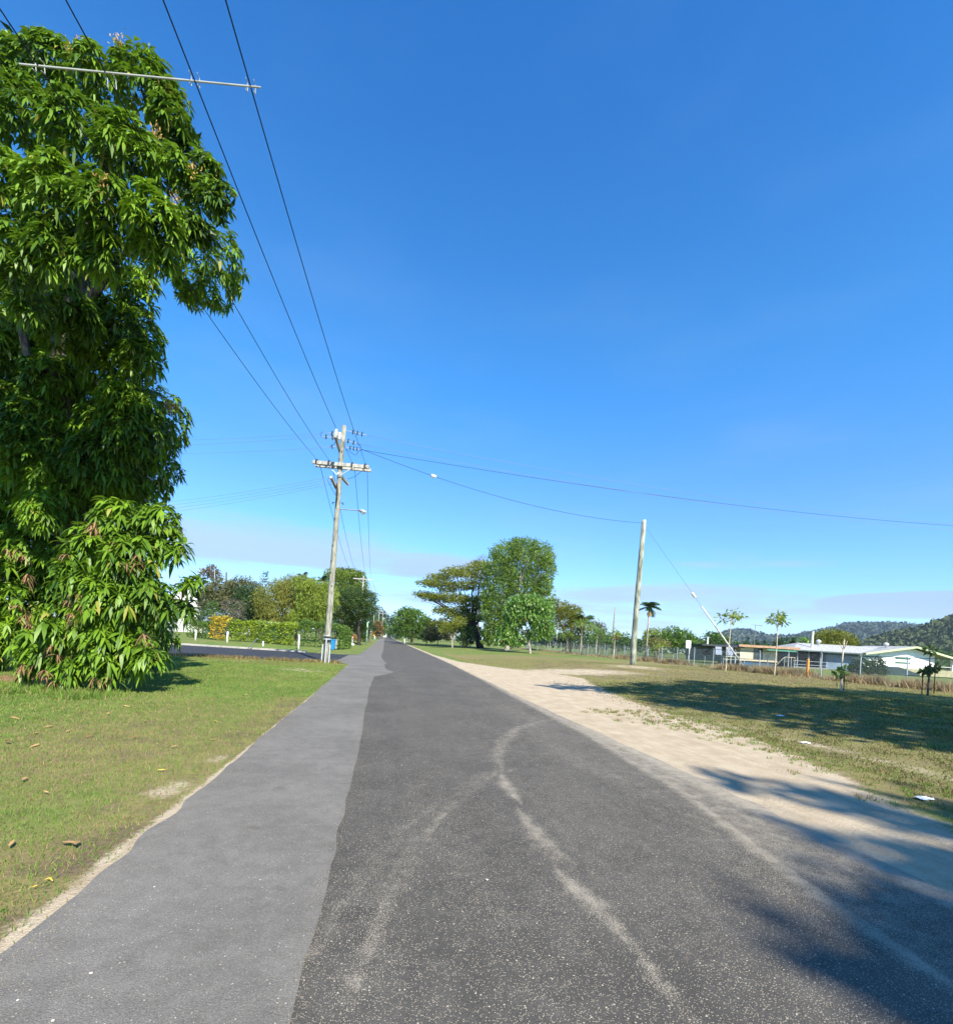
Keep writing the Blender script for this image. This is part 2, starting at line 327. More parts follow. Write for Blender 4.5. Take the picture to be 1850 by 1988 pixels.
def dust(X, Y):
    d = np.zeros_like(X)
    for pts, w, s, lens in trails:
        nseg = len(pts)-1
        for k, (a, b) in enumerate(zip(pts[:-1], pts[1:])):
            ax, ay = a; bx, by = b; L2 = (bx-ax)**2+(by-ay)**2
            t = np.clip(((X-ax)*(bx-ax)+(Y-ay)*(by-ay))/L2, 0, 1); q = np.hypot(X-ax-t*(bx-ax), Y-ay-t*(by-ay))
            w_ = w*(.14+.95*np.sin(np.pi*np.clip((k+t)/nseg, .02, .98))) if lens else w
            st = 1.0 if lens else .72+.28*np.sin(q/w*9)*np.sin(Y*3.1+X*2)
            d = np.maximum(d, s*np.exp(-(q/w_)**2)*st)
    e = np.interp(Y, [0, 2, 3, 5, 8, 12, 20, 30, 60], [2.95, 2.95, 3.1, 3.5, 3.75, 3.85, 4.1, 4.3, 4.3])
    d = np.maximum(d, 1.15*np.exp(-((X-e)/.20)**2)*(X < e+.0)); d = np.maximum(d, np.where(X >= e, np.interp(Y, [0, 4, 7, 10], [.62, .85, 1.1, 1.2]), 0))
    d = np.maximum(d, .66*sm((X-.9)/2.6)*np.interp(Y, [0, 6, 10, 16, 30], [.8, 1, .95, .6, .3])*(Y < 45)*(.8+.2*np.sin(X*5+np.sin(Y*1.1)*1.3)))
    d = np.maximum(d, .45*np.exp(-((X-1.9)/.8)**2-((Y-8.5)/2.5)**2))
    d = np.maximum(d, .22*np.exp(-((X-.8)/.35)**2)*(Y < 30)); d = np.maximum(d, 1.35*sm((X-3.45)/.5)*(Y < 9))
    return d
def asphalt(name, a, c, stone, sc, thr, dusty=False, stain=False):
    b = NB(name); big = b.noise(.8, 5, .6); med = b.noise(7, 5, .6); fine = b.noise(140, 3, .7)
    base = b.mix(b.ramp(b.math('ADD', b.math('MULTIPLY', big, .6), b.math('MULTIPLY', med, .4)), .35, .65), a, c)
    base = b.mix(b.ramp(fine, .35, .7, 0, .6), base, tuple(q*.45 for q in a))
    vd = b.voro(sc); vc = b.voro(sc, o='Color'); sel = b.n('ShaderNodeSeparateColor'); b.L.new(vc, sel.inputs[0])
    dens = b.ramp(sel.outputs[0], thr, thr+.02)
    if dusty:
        dn = b.attr('dust'); wear = b.noise(1.4, 5, .6, b.vec((2.2, .35, 1))); dens = b.ramp(b.math('ADD', b.math('ADD', sel.outputs[0], b.math('MULTIPLY', dn, .5)), b.math('MULTIPLY_ADD', wear, 1.1, -.55)), thr, thr+.03)
    spot = b.math('MULTIPLY', b.ramp(vd, .28, .42, 1, 0), dens)
    scol = b.mix(sel.outputs[1], tuple(q*.55 for q in stone), stone); base = b.mix(b.math('MULTIPLY', spot, .9), base, scol)
    v2 = b.voro(sc*.37); s2 = b.voro(sc*.37, o='Color'); se2 = b.n('ShaderNodeSeparateColor'); b.L.new(s2, se2.inputs[0])
    base = b.mix(b.math('MULTIPLY', b.ramp(v2, .15, .25, 1, 0), b.ramp(se2.outputs[0], .9, .92)), base, (.42, .36, .28))
    if dusty:
        f = b.ramp(b.math('ADD', dn, b.math('ADD', b.math('MULTIPLY_ADD', fine, 1.7, -.85), b.math('ADD', b.math('MULTIPLY_ADD', vd, -.9, .3), b.math('MULTIPLY_ADD', med, 1.1, -.55)))), .28, 1.45)
        base = b.mix(f, base, b.mix(med, (.25, .215, .165), (.35, .305, .235)))
    if stain:
        v = b.vec((2.2, 5.5, 1)); base = b.mix(b.ramp(b.noise(1.1, 3, .5, v), .66, .74, 0, .4), base, (.09, .07, .05))
    b.bump(b.math('ADD', fine, b.math('MULTIPLY', vd, -.7)), .55, .006)
    return b.fin(base, .85, .25)
ASPH = asphalt('dark_asphalt', (.064, .059, .051), (.106, .097, .084), (.40, .335, .25), 120, .62, dusty=True)
GREY = asphalt('grey_asphalt', (.138, .127, .112), (.202, .188, .167), (.33, .30, .25), 150, .72, stain=True)
NAVY = asphalt('new_asphalt', (.030, .032, .037), (.044, .046, .052), (.10, .10, .10), 60, .9)
_jr = np.random.default_rng(5); _jx = np.arange(-40, 760, .12); _jn = _jr.normal(0, 1, len(_jx)); _jn = np.convolve(_jn, np.ones(3)/3, 'same')+.8*np.convolve(_jn[::-1], np.ones(9)/3, 'same')
jit = lambda s, a, f: (lambda ys: s(ys)+a*.5*np.sin(ys*f*.31+f)+a*.75*np.interp(ys*(1+f*.01), _jx, _jn))
ysn = np.concatenate([np.arange(-30, .8, 1.5), np.arange(.8, 22, .07), np.arange(22, 60, .3), np.geomspace(60, 700, 50)])
seam = lambda ys: np.interp(ys, [-30, 2, 5, 7.3, 12.8, 16.2, 18.5, 20.0, 21.2, 22.5, 26.5, 27.5, 30, 36, 52, 700], [-.29, -.29, -.26, -.27, -.34, -.34, -.30, .25, .48, .15, .05, .22, .0, -.18, -.05, -.05])
ledge = lambda ys: np.interp(ys, [-30, 9, 14, 24, 25.6, 27, 35.6, 37, 40, 60, 700], [-1.6, -1.68, -1.68, -1.72, -1.95, -2.6, -2.5, -1.9, -1.85, -1.8, -1.8])
redge = lambda ys: np.interp(ys, [-30, 0, 5, 10, 20, 33, 60, 700], [4.0, 4.0, 4.05, 4.0, 4.1, 4.3, 4.3, 4.3])
strip_mesh('road', jit(lambda y: seam(y)-.15, 0, 1), jit(redge, .03, 2.1), ysn, 120, .004, ASPH, {'dust': dust})
strip_mesh('grey_path', jit(ledge, .025, 3.1), jit(seam, .012, 4.3), ysn, 14, .012, GREY)
ysS = np.array([26.2, 27, 30, 33, 35.9]); me = MB()
pts_near = [(-60, 26.0), (-10, 26.1), (-7.5, 26.3), (-4.0, 26.5), (-2.9, 26.35), (-2.1, 25.6)]
pts_far = [(-1.9, 37.5), (-2.8, 36.2), (-5.2, 36.2), (-11, 37.9), (-17, 39.4), (-60, 49)]
loop = pts_near+pts_far; me.v = [(x, y, .008) for x, y in loop]; me.f = [tuple(range(len(loop)))]
me.build('side_street', NAVY)['kind'] = 'structure'
kb = MB(); fk = [(-60, 49.1), (-17, 39.55), (-11, 38.05), (-5.6, 36.45)]
for a, b in zip(fk[:-1], fk[1:]): kb.bar((a[0], a[1]+.12, .06), (b[0], b[1]+.12, .06), .3, .13)
kb.build('kerb', paint('old_concrete', (.38, .35, .31), .9, .2, scale=4))['kind'] = 'structure'
# ------------------------------------------------------------------ grass blades
def blades(name, n, fx, fy, hmin, hmax, m, keep, w=.006, lean=.6, label=None, cat=None, kind='stuff', zoff=0):
    X = fx(n); Y = fy(n, X); k = keep(X, Y); X, Y = X[k], Y[k]; n = len(X)
    h = R_.uniform(hmin, hmax, n); a = R_.uniform(0, 2*np.pi, n); ln = R_.uniform(0, lean, n)*h; b = R_.uniform(0, 2*np.pi, n)
    d = np.hypot(X, Y); ww = w*np.clip(d/5, 1, 4)
    Z = th(X, Y)+zoff-.004; P = np.stack([X, Y, Z], -1); s = np.stack([np.cos(a), np.sin(a), 0*a], -1)*ww[:, None]
    tip = P+np.stack([np.cos(b)*ln, np.sin(b)*ln, h], -1); V = np.stack([P-s, P+s, tip], 1)
    o = tmesh(name, V, [(0, 1, 2)], m); tag(o, label, cat, None, kind); return o
GR1 = foliage('grass_green', (.085, .155, .025), (.20, .29, .05), .7, .2, .35, (.33, .25, .12), .14)
GR2 = foliage('grass_dry', (.17, .115, .05), (.34, .25, .12), .8, .1, .3, (.09, .12, .035), .25)
GR3 = foliage('dry_weeds', (.19, .135, .075), (.47, .37, .22), .85, .1, .35, (.13, .14, .05), .12)
def nz(X, Y, s=1.0):
    return .5+.25*(np.sin(X*2.1*s+1.7*np.sin(Y*1.3*s))+np.sin(Y*2.7*s+1.9*np.sin(X*1.1*s+2)))
def leftx(n): return -1.66-np.abs(R_.uniform(0, 1, n))**1.0*9
def near(n, X, y0=2.0, y1=22.0): return y0*(y1/y0)**R_.uniform(0, 1, n)
inview = lambda X, Y: (X*(-1) < Y*.95+1.2) & (X < Y*1.55+1.5)
kL = lambda X, Y: inview(X, Y) & (R_.uniform(0, 1, len(X)) > 1.15*sand_mask(X, Y)) & (R_.uniform(0, 1, len(X)) > litter_mask(X, Y)) & (Y < 25.8)
tgr = 'short mown lawn blades left of the grey path'
blades('grass', 230000, leftx, lambda n, X: near(n, X, 2.0, 25.5), .018, .05, GR1, lambda X, Y: kL(X, Y) & (R_.uniform(0, 1, len(X)) > .8*dry_mask(X, Y)+.22*sm((nz(X, Y, .45)-.42)*3)), .0035, 1.0, 'short green mown grass on the lawn beside the grey strip and mango tree', 'grass')
blades('dry_grass', 90000, leftx, lambda n, X: near(n, X, 2.0, 25.5), .015, .045, GR2, lambda X, Y: kL(X, Y) & (R_.uniform(0, 1, len(X)) < .06+.36*sm((nz(X, Y, .45)-.42)*3)+.8*dry_mask(X, Y)), .0035, 1.1, 'browned straw blades mixed through the left lawn', 'dry grass')
rx = lambda n: R_.uniform(4.6, 31, n)
kR = lambda X, Y: inview(X, Y) & (R_.uniform(0, 1, len(X))*.5+.5*nz(X, Y, 1.6) > .28+sand_mask(X, Y)*.95+.33*(X < 9.5)*(Y < 13))
blades('grass', 120000, rx, lambda n, X: near(n, X, 3.0, 40), .02, .06, GR1, lambda X, Y: kR(X, Y) & (R_.uniform(0, 1, len(X)) > dry_mask(X, Y)), .004, 1.0, 'thin green grass on the vacant verge in front of the chain link fence', 'grass')
blades('dry_grass', 90000, rx, lambda n, X: near(n, X, 3.0, 40), .02, .06, GR2, lambda X, Y: kR(X, Y) & (R_.uniform(0, 1, len(X)) < .45+dry_mask(X, Y)), .004, 1.1, 'dry brown grass on the vacant verge right of the sandy shoulder', 'dry grass')
def tufts(n, fx, fy, per, spread, h0, h1, m, name, label, cat, w=.004, keep=None, lean=.9):
    X = fx(n); Y = fy(n, X)
    if keep is not None: k = keep(X, Y); X, Y = X[k], Y[k]
    n = len(X); X = np.repeat(X, per)+R_.normal(0, spread, n*per); Y = np.repeat(Y, per)+R_.normal(0, spread, n*per)
    return blades(name, len(X), lambda q: X, lambda q, x: Y, h0, h1, m, lambda a, b: np.ones(len(a), bool), w, lean, label, cat)
def band_y(n, X): return R_.uniform(3.2, 11.5, n)
def band_x(n): return R_.normal(0, .42, n)
bx_, by_ = R_.normal(0, .55, 420), R_.uniform(3.2, 11.5, 420)
bx2 = np.interp(by_, [3, 5, 8, 11.5], [6.7, 6.9, 7.0, 6.4])+bx_*np.interp(by_, [3, 8, 12], [1.1, .8, 1.6])
tufts(420, lambda n: bx2, lambda n, X: by_, 9, .035, .02, .06, GR1, 'grass_tufts', 'scattered green grass tufts growing in the sandy shoulder', 'grass tufts', .004)
tufts(160, lambda n: bx2[:160]+.1, lambda n, X: by_[:160]+.1, 24, .06, .02, .06, GR2, 'grass_tufts', 'scattered straw coloured tufts growing in the sandy shoulder', 'grass tufts', .004)
tufts(260, lambda n: R_.uniform(-14, -2.2, n), lambda n, X: 25.7+R_.normal(0, .25, n), 14, .08, .06, .22, GR2, 'tall_grass', 'taller seeding grass along the near edge of the side street', 'grass', .006)
tufts(90, lambda n: R_.uniform(-9, -5.2, n), lambda n, X: 11.0+(-X-6.5)*.35+R_.normal(0, .35, n), 30, .10, .05, .16, GR1, 'tall_grass', 'longer green grass growing under the mango tree', 'grass', .005)
rxn = lambda n: R_.uniform(6.8, 20, n)
kN = lambda X, Y: inview(X, Y) & (R_.uniform(0, 1, len(X)) > .9*sand_mask(X, Y)) & (R_.uniform(0, 1, len(X)) < .25+.75*sm((nz(X, Y, 2.1)-.35)*3))
blades('grass', 60000, rxn, lambda n, X: near(n, X, 4.0, 20), .02, .055, foliage('grass_olive', (.06, .085, .02), (.15, .17, .045), .8, .1, .25), kN, .004, 1.2, 'patchy olive grass with bare gaps on the near part of the vacant verge', 'grass')
blades('dry_grass', 60000, rxn, lambda n, X: near(n, X, 4.0, 20), .01, .035, foliage('grass_brown', (.10, .07, .04), (.24, .17, .10), .9, .1, .2), kN, .005, 1.6, 'dead brown thatch flattened on the near part of the vacant verge', 'dry grass')
# brown weeds along the fence foot
tufts(250, lambda n: 31.2+R_.normal(0, .5, n), lambda n, X: 15+95*R_.uniform(0, 1, n)**1.5, 60, .30, .06, .38, GR3, 'dry_weeds', 'tangled brown dry weeds along the foot of the chain link fence', 'weeds', .007, lean=1.2)
tufts(110, lambda n: 31.0+R_.normal(0, .5, n), lambda n, X: R_.choice([22., 26.5, 31.5, 34., 37.5, 47., 52., 58.], n)+R_.normal(0, .8, n), 110, .28, .2, .75, GR3, 'dry_weeds', 'taller mounded brown weeds beside the fence posts', 'weeds', .008, lean=1.1)
# ------------------------------------------------------------------ tree builders
def leaf_quads(P, nrm, size, asp=.55, fold=True):
    """leaf-shaped faces: P (n,3) base points, nrm (n,3) pointing direction of each leaf"""
    n = len(P); d = nrm/np.linalg.norm(nrm, axis=1, keepdims=True); r = R_.normal(size=(n, 3)); s = np.cross(d, r); s /= np.linalg.norm(s, axis=1, keepdims=True)+1e-9
    L_ = size[:, None]; a = P; b = P+d*L_*.45+s*L_*asp*.5; c = P+d*L_; e = P+d*L_*.45-s*L_*asp*.5
    return np.stack([a, b, c, e], 1)
def unit(n): v = R_.normal(size=(n, 3)); return v/np.linalg.norm(v, axis=1, keepdims=True)
def crown(name, clumps, n, size, m, parent, mode='up', asp=.55, shell=(.55, 1.04), gap=.0, droop=0.):
    """clumps: list of (cx,cy,cz,rx,ry,rz). Leaves are grouped in small sprays spread through each clump's outer shell."""
    C = np.array(clumps, float); w = (C[:, 3]*C[:, 4]+C[:, 3]*C[:, 5]+C[:, 4]*C[:, 5]); w /= w.sum()
    per = 7; ns = max(n//per, 1); k = R_.choice(len(C), ns, p=w); u = unit(ns); rr = R_.uniform(shell[0]**3, shell[1]**3, ns)**(1/3)
    rr *= 1+.10*np.sin(u[:, 0]*7+k)*np.sin(u[:, 1]*6+k*2)*np.sin(u[:, 2]*8)
    Pc = C[k, :3]+u*C[k, 3:]*rr[:, None]
    if gap > 0:
        f = np.sin(Pc[:, 0]*2.3/size*.3)*np.sin(Pc[:, 1]*2.1/size*.3)*np.sin(Pc[:, 2]*2.7/size*.3); kk = f > -1+gap*.9+R_.uniform(-.2, .2, ns); Pc, u = Pc[kk], u[kk]; ns = len(Pc)
    P = np.repeat(Pc, per, 0)+R_.normal(0, size*.55, (ns*per, 3)); U = np.repeat(u, per, 0)
    if mode == 'up': D = U*.2+R_.normal(0, .7, P.shape)+np.array((0, 0, .2))
    elif mode == 'down': D = U*.35+R_.normal(0, .35, P.shape)+np.array((0, 0, -1.0))
    elif mode == 'flat': D = R_.normal(0, 1, P.shape)*np.array((1, 1, .22))+U*.2
    else: D = R_.normal(0, 1, P.shape)
    sz = size*R_.uniform(.6, 1.35, len(P)); V = leaf_quads(P, D, sz, asp)
    return tmesh(name, V, [(0, 1, 2, 3)], m, parent)
def limbs(base, clumps, r0, fork=.35, parent=None, m=BARK, name='trunk', nb=None, wob=.12, top=None):
    mb = MB(); b = Vector(base); C = [Vector(c[:3]) for c in clumps]; cz = sum((c.z for c in C))/len(C)
    f = Vector((b.x+(sum(c.x for c in C)/len(C)-b.x)*.25, b.y+(sum(c.y for c in C)/len(C)-b.y)*.25, b.z+(cz-b.z)*fork))
    mid = (b+f)/2+Vector((random.uniform(-1, 1), random.uniform(-1, 1), 0))*wob*r0*2
    mb.tube([b-Vector((0, 0, .15)), b+Vector((0, 0, .12)), mid, f], [r0*1.45, r0*1.1, r0*.9, r0*.75], 10)
    idx = list(range(len(C))); random.shuffle(idx)
    for i in idx[:nb or 14]:
        c = C[i]; h = (f+c)/2+Vector((random.uniform(-.5, .5), random.uniform(-.5, .5), random.uniform(-.2, .3)))*(c-f).length*.25
        mb.tube([f-Vector((0, 0, .05)), h, c], [r0*.42, r0*.22, r0*.06], 6, cap=False)
        for _ in range(2):
            e = c+Vector(unit(1)[0])*max(clumps[i][3:])*.6; mb.tube([h, (h+e)/2+Vector((0, 0, .1)), e], [r0*.15, r0*.09, r0*.025], 5, cap=False)
    return mb.build(name, m, parent, smooth=True)
def C_(x, y, rx, ry, d, dd=0, deep=1.0):        # clump from its place on the sheet and its depth
    p = at(x, y, d+dd); s = (d+dd)/FPX; return (p[0], p[1], p[2], rx*s, max(rx, ry)*s*deep if ry < rx*.6 else (rx+ry)/2*s*deep, ry*s)
def tree(name, label, base_px, d, cl, n, size, fm, r0, cat='tree', mode='up', group=None, bm=None, fork=.35, asp=.55, gap=0, shell=(.55, 1.04), backs=True, nb=None, base_z=None):
    """cl: clumps as (x, y, rx, ry[, depth offset]) on the sheet, real size follows from depth d"""
    p = at(base_px[0], base_px[1], d); z = float(th(p[0], p[1])); e = empty(name, (p[0], p[1], z)); tag(e, label, cat, group)
    cs = []
    for q in cl:
        dd = q[4] if len(q) > 4 else 0; cs.append(C_(q[0], q[1], q[2], q[3], d, dd))
        if backs and len(q) <= 4: cs.append(C_(q[0]+random.uniform(-.25, .25)*q[2], q[1]+random.uniform(-.15, .25)*q[3], q[2]*.85, q[3]*.8, d, q[2]*d/FPX*1.5))
    limbs((p[0], p[1], z), cs, r0, fork, e, bm or BARK, nb=nb)
    crown('crown', cs, n, size, fm, e, mode, asp, shell, gap)
    return e
# ------------------------------------------------------------------ mango tree in the foreground
MAN = foliage('mango_leaf', (.012, .050, .007), (.18, .31, .016), .46, .34, .22, (.26, .25, .05), .03)
DEADL = foliage('mango_dead_leaf', (.16, .08, .04), (.34, .20, .11), .8, .1, .2)
FLOW = foliage('mango_flower', (.35, .20, .06), (.55, .38, .12), .8, .1, .2)
def rosettes(P, A, size, nl=12, droop=.62, w=.215):
    """long drooping leaves around each shoot tip P with axis A"""
    n = len(P); nl_ = nl; P = np.repeat(P, nl_, 0); A = np.repeat(A, nl_, 0); size = np.repeat(size, nl_)
    N_ = len(P); A = A/np.linalg.norm(A, axis=1, keepdims=True); t = np.cross(A, np.array((.3, .2, .93))); t /= np.linalg.norm(t, axis=1, keepdims=True)+1e-9; bt = np.cross(A, t)
    ph = np.tile(np.arange(nl_)*2.399, n)+np.repeat(R_.uniform(0, 6.28, n), nl_)+R_.normal(0, .1, N_); op = R_.uniform(.95, 1.65, N_)
    D = A*np.cos(op)[:, None]+(t*np.cos(ph)[:, None]+bt*np.sin(ph)[:, None])*np.sin(op)[:, None]
    Ls = size*R_.uniform(.65, 1.15, N_); B = P-A*(R_.uniform(0, .25, N_)*size)[:, None]; dr = droop*R_.uniform(.6, 1.4, N_)
    Sd = np.cross(D, np.array((0, 0, 1.))); Sd /= np.linalg.norm(Sd, axis=1, keepdims=True)+1e-9; Sd = Sd+R_.normal(0, .28, Sd.shape); Sd /= np.linalg.norm(Sd, axis=1, keepdims=True)
    rows = []; Wd = w*Ls*R_.uniform(.8, 1.2, N_)
    for (u, ww) in ((.04, .08), (.32, .95), (.66, .85), (1.0, .05)):
        c = B+D*(u*Ls)[:, None]*(1-.18*u)+np.array((0, 0, -1.))*(dr*Ls*u*u*.75)[:, None]; rows += [c-Sd*(Wd*ww*.5)[:, None], c+Sd*(Wd*ww*.5)[:, None]]
    return np.stack(rows, 1)
LT = [(0, 1, 3, 2), (2, 3, 5, 4), (4, 5, 7, 6)]
mz = at(150, 1290, 13.2); mango = empty('mango_tree', (mz[0], mz[1], .05)); tag(mango, 'tall dense mango tree with glossy drooping leaves reaching the lawn', 'tree')
MC = []                                           # (x, y, r_px, depth): billows of the crown
up_ = [(20, 130, 75, 10.6), (110, 135, 78, 10.3), (190, 150, 70, 10.2), (282, 165, 80, 10.1), (330, 190, 56, 10.1), (335, 240, 64, 10.0), (362, 280, 50, 9.9), (60, 240, 90, 10.0), (165, 260, 90, 9.7), (255, 300, 90, 9.6),
       (330, 330, 68, 9.7), (385, 375, 55, 9.6), (422, 385, 58, 9.5), (400, 330, 52, 9.6), (20, 370, 95, 9.8), (120, 390, 95, 9.5), (215, 415, 90, 9.4), (300, 430, 82, 9.4), (360, 440, 60, 9.4), (395, 450, 48, 9.5), (305, 500, 62, 9.7), (120, 490, 80, 9.6), (30, 500, 90, 9.6), (210, 500, 70, 9.7),
       (-80, 200, 100, 10.5), (-90, 380, 110, 10.0), (60, 590, 55, 9.9), (-50, 620, 80, 10.2), (30, 60+30, 40, 10.8)]
mid_ = [(290, 560, 52, 12.0), (280, 640, 66, 12.2), (300, 700, 52, 12.0), (240, 720, 70, 12.6), (290, 790, 66, 12.2), (315, 850, 58, 12.0), (150, 660, 70, 13.2), (80, 730, 80, 13.0), (180, 800, 80, 13.0),
        (270, 900, 66, 12.0), (110, 850, 85, 12.2), (30, 800, 80, 12.4), (130, 880, 60, 12.4), (60, 930, 80, 12.7), (190, 960, 70, 12.2), (-60, 850, 90, 12), (0, 800, 30, 10.2), (-5, 860, 34, 10.3), (20, 1010, 80, 12.4), (-70, 1000, 90, 12.4)]
low_ = [(235, 1010, 66, 10.3), (310, 1010, 60, 10.4), (335, 1060, 52, 10.4), (180, 1060, 68, 10.2), (260, 1080, 74, 10.1), (160, 1120, 66, 10.1), (225, 1160, 80, 10.1), (300, 1160, 66, 10.3), (378, 1135, 40, 10.5), (366, 1175, 34, 10.6), (140, 1210, 72, 10.1), (225, 1245, 80, 10.2),
        (290, 1275, 58, 10.3), (85, 1250, 66, 10.3), (150, 1290, 60, 10.25), (215, 1305, 50, 10.15), (60, 1290, 46, 10.5), (30, 1215, 60, 12.6), (-40, 1250, 80, 12.6), (40, 1130, 80, 13.2), (-50, 1120, 80, 13.2)]
Pm, Am, Sm_ = [], [], []
def man_fill(lst, dens, size, under):
    for (x, y, r, d) in lst:
        c = at(x, y, d); R = r*d/FPX; R = max(R-.24, .22); n = int(dens*R*R*4*math.pi*1.25); u = unit(n); u[:, 1] = np.where((u[:, 1] > .35), -u[:, 1], u[:, 1]) if True else u[:, 1]
        rr = R*R_.uniform(.70, 1.0, n)*(1+.12*np.sin(u[:, 0]*5+x)*np.sin(u[:, 2]*6+y)); P = c+u*rr[:, None]; P[:, 2] = np.maximum(P[:, 2], .22)
        Pm.append(P); Am.append(u*.9+R_.normal(0, .2, u.shape)+np.array((0, -.15, .5))); Sm_.append(np.full(n, size)*R_.uniform(.8, 1.15, n))
man_fill([(x, y-2, r, d-(1.0 if x < 350 else .6)) for x, y, r, d in up_], 18, .25, 0); nup = sum(len(q) for q in Pm)
man_fill([(x-2, y, r, d) for x, y, r, d in low_], 11.5, .33, 0); man_fill([(x-(24 if y < 780 else 34+.5*min(y-780, 80)*(x > 150)), y, r+8, d+.6) for x, y, r, d in mid_+[(95, 660, 62, 12.6), (40, 690, 60, 12.4), (130, 740, 60, 12.3), (70, 800, 66, 12.3), (120, 820, 60, 12.2), (175, 880, 55, 12.0), (20, 900, 60, 12.2), (215, 660, 55, 12.0), (10, 640, 50, 12), (160, 585, 46, 10.6), (118, 610, 44, 10.6), (190, 620, 44, 11), (80, 600, 44, 10.8), (140, 640, 50, 11.4), (120, 985, 50, 11.3), (160, 1000, 44, 11.2), (80, 1020, 50, 12.6), (130, 930, 50, 12.2), (70, 1070, 50, 12.6)]], 15, .29, 0)
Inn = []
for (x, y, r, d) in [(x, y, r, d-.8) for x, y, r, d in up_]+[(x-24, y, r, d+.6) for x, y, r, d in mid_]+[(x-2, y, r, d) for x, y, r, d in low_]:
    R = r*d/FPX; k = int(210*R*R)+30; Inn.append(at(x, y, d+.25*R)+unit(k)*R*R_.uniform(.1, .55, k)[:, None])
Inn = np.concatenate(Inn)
# back and far left of the crown, so the tree is round
for _ in range(46):
    a = random.uniform(0, 6.28); zz = random.uniform(1.2, 13.2); rr = (2.9 if zz > 7.5 else 1.7 if zz < 4 else 1.3)*random.uniform(.5, 1.05)
    c = np.array((-8.3+math.cos(a)*rr*1.1, 14.8+math.sin(a)*rr, zz)); 
    q = c; dd = q[0]*sy+q[1]*cy; 
    if dd < 12.6: continue
    n = 190 if random.random() < .8 else 90; u = unit(n); Pm.append(c+u*R_.uniform(.7, 1.15, n)[:, None]); Am.append(u+np.array((0, 0, .4))); Sm_.append(R_.uniform(.26, .34, n))
Pm = np.concatenate(Pm); Am = np.concatenate(Am); Sm_ = np.concatenate(Sm_)
tmesh('crown', rosettes(Pm, Am, Sm_), LT, MAN, mango)
Inn[:, 2] = np.maximum(Inn[:, 2], .3); tmesh('inner_foliage', leaf_quads(Inn, R_.normal(0, .8, Inn.shape)+np.array((0, 0, -.4)), R_.uniform(.16, .28, len(Inn)), .3), [(0, 1, 2, 3)], foliage('mango_leaf_inner_shade', (.014, .035, .007), (.035, .075, .012), .5, .3, .12), mango)  # inner leaves darker: the crown's inner shade is put into their colour
# brown dead bunches hanging low, and pale flower heads
dp = [at(x, y, d) for x, y, d in ((122, 1195, 9.4), (160, 1185, 9.5), (95, 1265, 9.5), (285, 1245, 9.6), (185, 1320, 9.6), (50, 1300, 9.7), (75, 1320, 9.6), (120, 1080, 9.6), (175, 1025, 9.4), (205, 1050, 9.4), (120, 1160, 9.5), (150, 1170, 9.5), (320, 770, 11.2), (30, 1180, 10.2), (45, 1130, 10.9), (15, 1070, 11), (35, 1210, 10.4), (250, 1090, 9.4))]
dp = np.repeat(np.array(dp), 3, 0)+R_.normal(0, .09, (54, 3))+np.array((0, .22, 0))
tmesh('dead_leaves', rosettes(dp, np.tile((0, 0, -1.), (54, 1))+R_.normal(0, .3, (54, 3)), np.full(54, .22), 8, .9, .12), LT, DEADL, mango)
ci = [i for i in range(nup) if Am[i][1] < -.35 and Am[i][2] > .1]; ci = R_.choice(ci, 15, replace=False); fp = Pm[ci]+Am[ci]/np.linalg.norm(Am[ci], axis=1, keepdims=True)*.07
fq = np.repeat(fp, 60, 0)+R_.normal(0, .07, (len(fp)*60, 3))*np.array((.7, .7, 1.2))
tmesh('flower_heads', leaf_quads(fq, R_.normal(0, .6, fq.shape)+np.array((0, 0, 1.)), R_.uniform(.03, .08, len(fq)), .35), [(0, 1, 2, 3)], FLOW, mango)
mt = MB(); b0 = Vector((mz[0], mz[1], 0)); f1 = b0+Vector((.1, .1, 2.2)); mt.tube([b0-Vector((0, 0, .2)), b0+Vector((0, 0, .3)), f1], [.48, .36, .32], 12)
tips = [at(110, 700, 12.9), at(240, 620, 12.4), at(60, 420, 11.5), at(200, 350, 11.2), at(330, 380, 10.8), at(100, 180, 11.6), at(270, 220, 11.2), at(20, 850, 13), at(270, 850, 12.4), at(230, 1100, 11), at(120, 1220, 11), at(300, 1170, 11), at(-60, 600, 12.5), at(-40, 300, 12)]
for k, t in enumerate(tips):
    t = Vector(t); 
    if k in (9, 10, 11): mt.tube([f1-Vector((0, 0, .8)), (f1+t)/2+Vector((0, 0, .2)), t], [.14, .09, .03], 7, cap=False); continue
    hub = Vector(at(95+k*4, 690, 12.9)) if k < 9 else f1
    if k < 9: mt.tube([f1, (f1+hub)/2+Vector((random.uniform(-.3, .3), 0, 0)), hub, (hub+t)/2+Vector((0, 0, .3)), t], [.26, .2, .15, .1, .03], 8, cap=False)
    else: mt.tube([f1, (f1+t)/2, t], [.2, .12, .03], 7, cap=False)
mt.build('trunk', BARKG if False else bark('mango_bark', (.05, .04, .035), (.16, .13, .11)), mango, True)
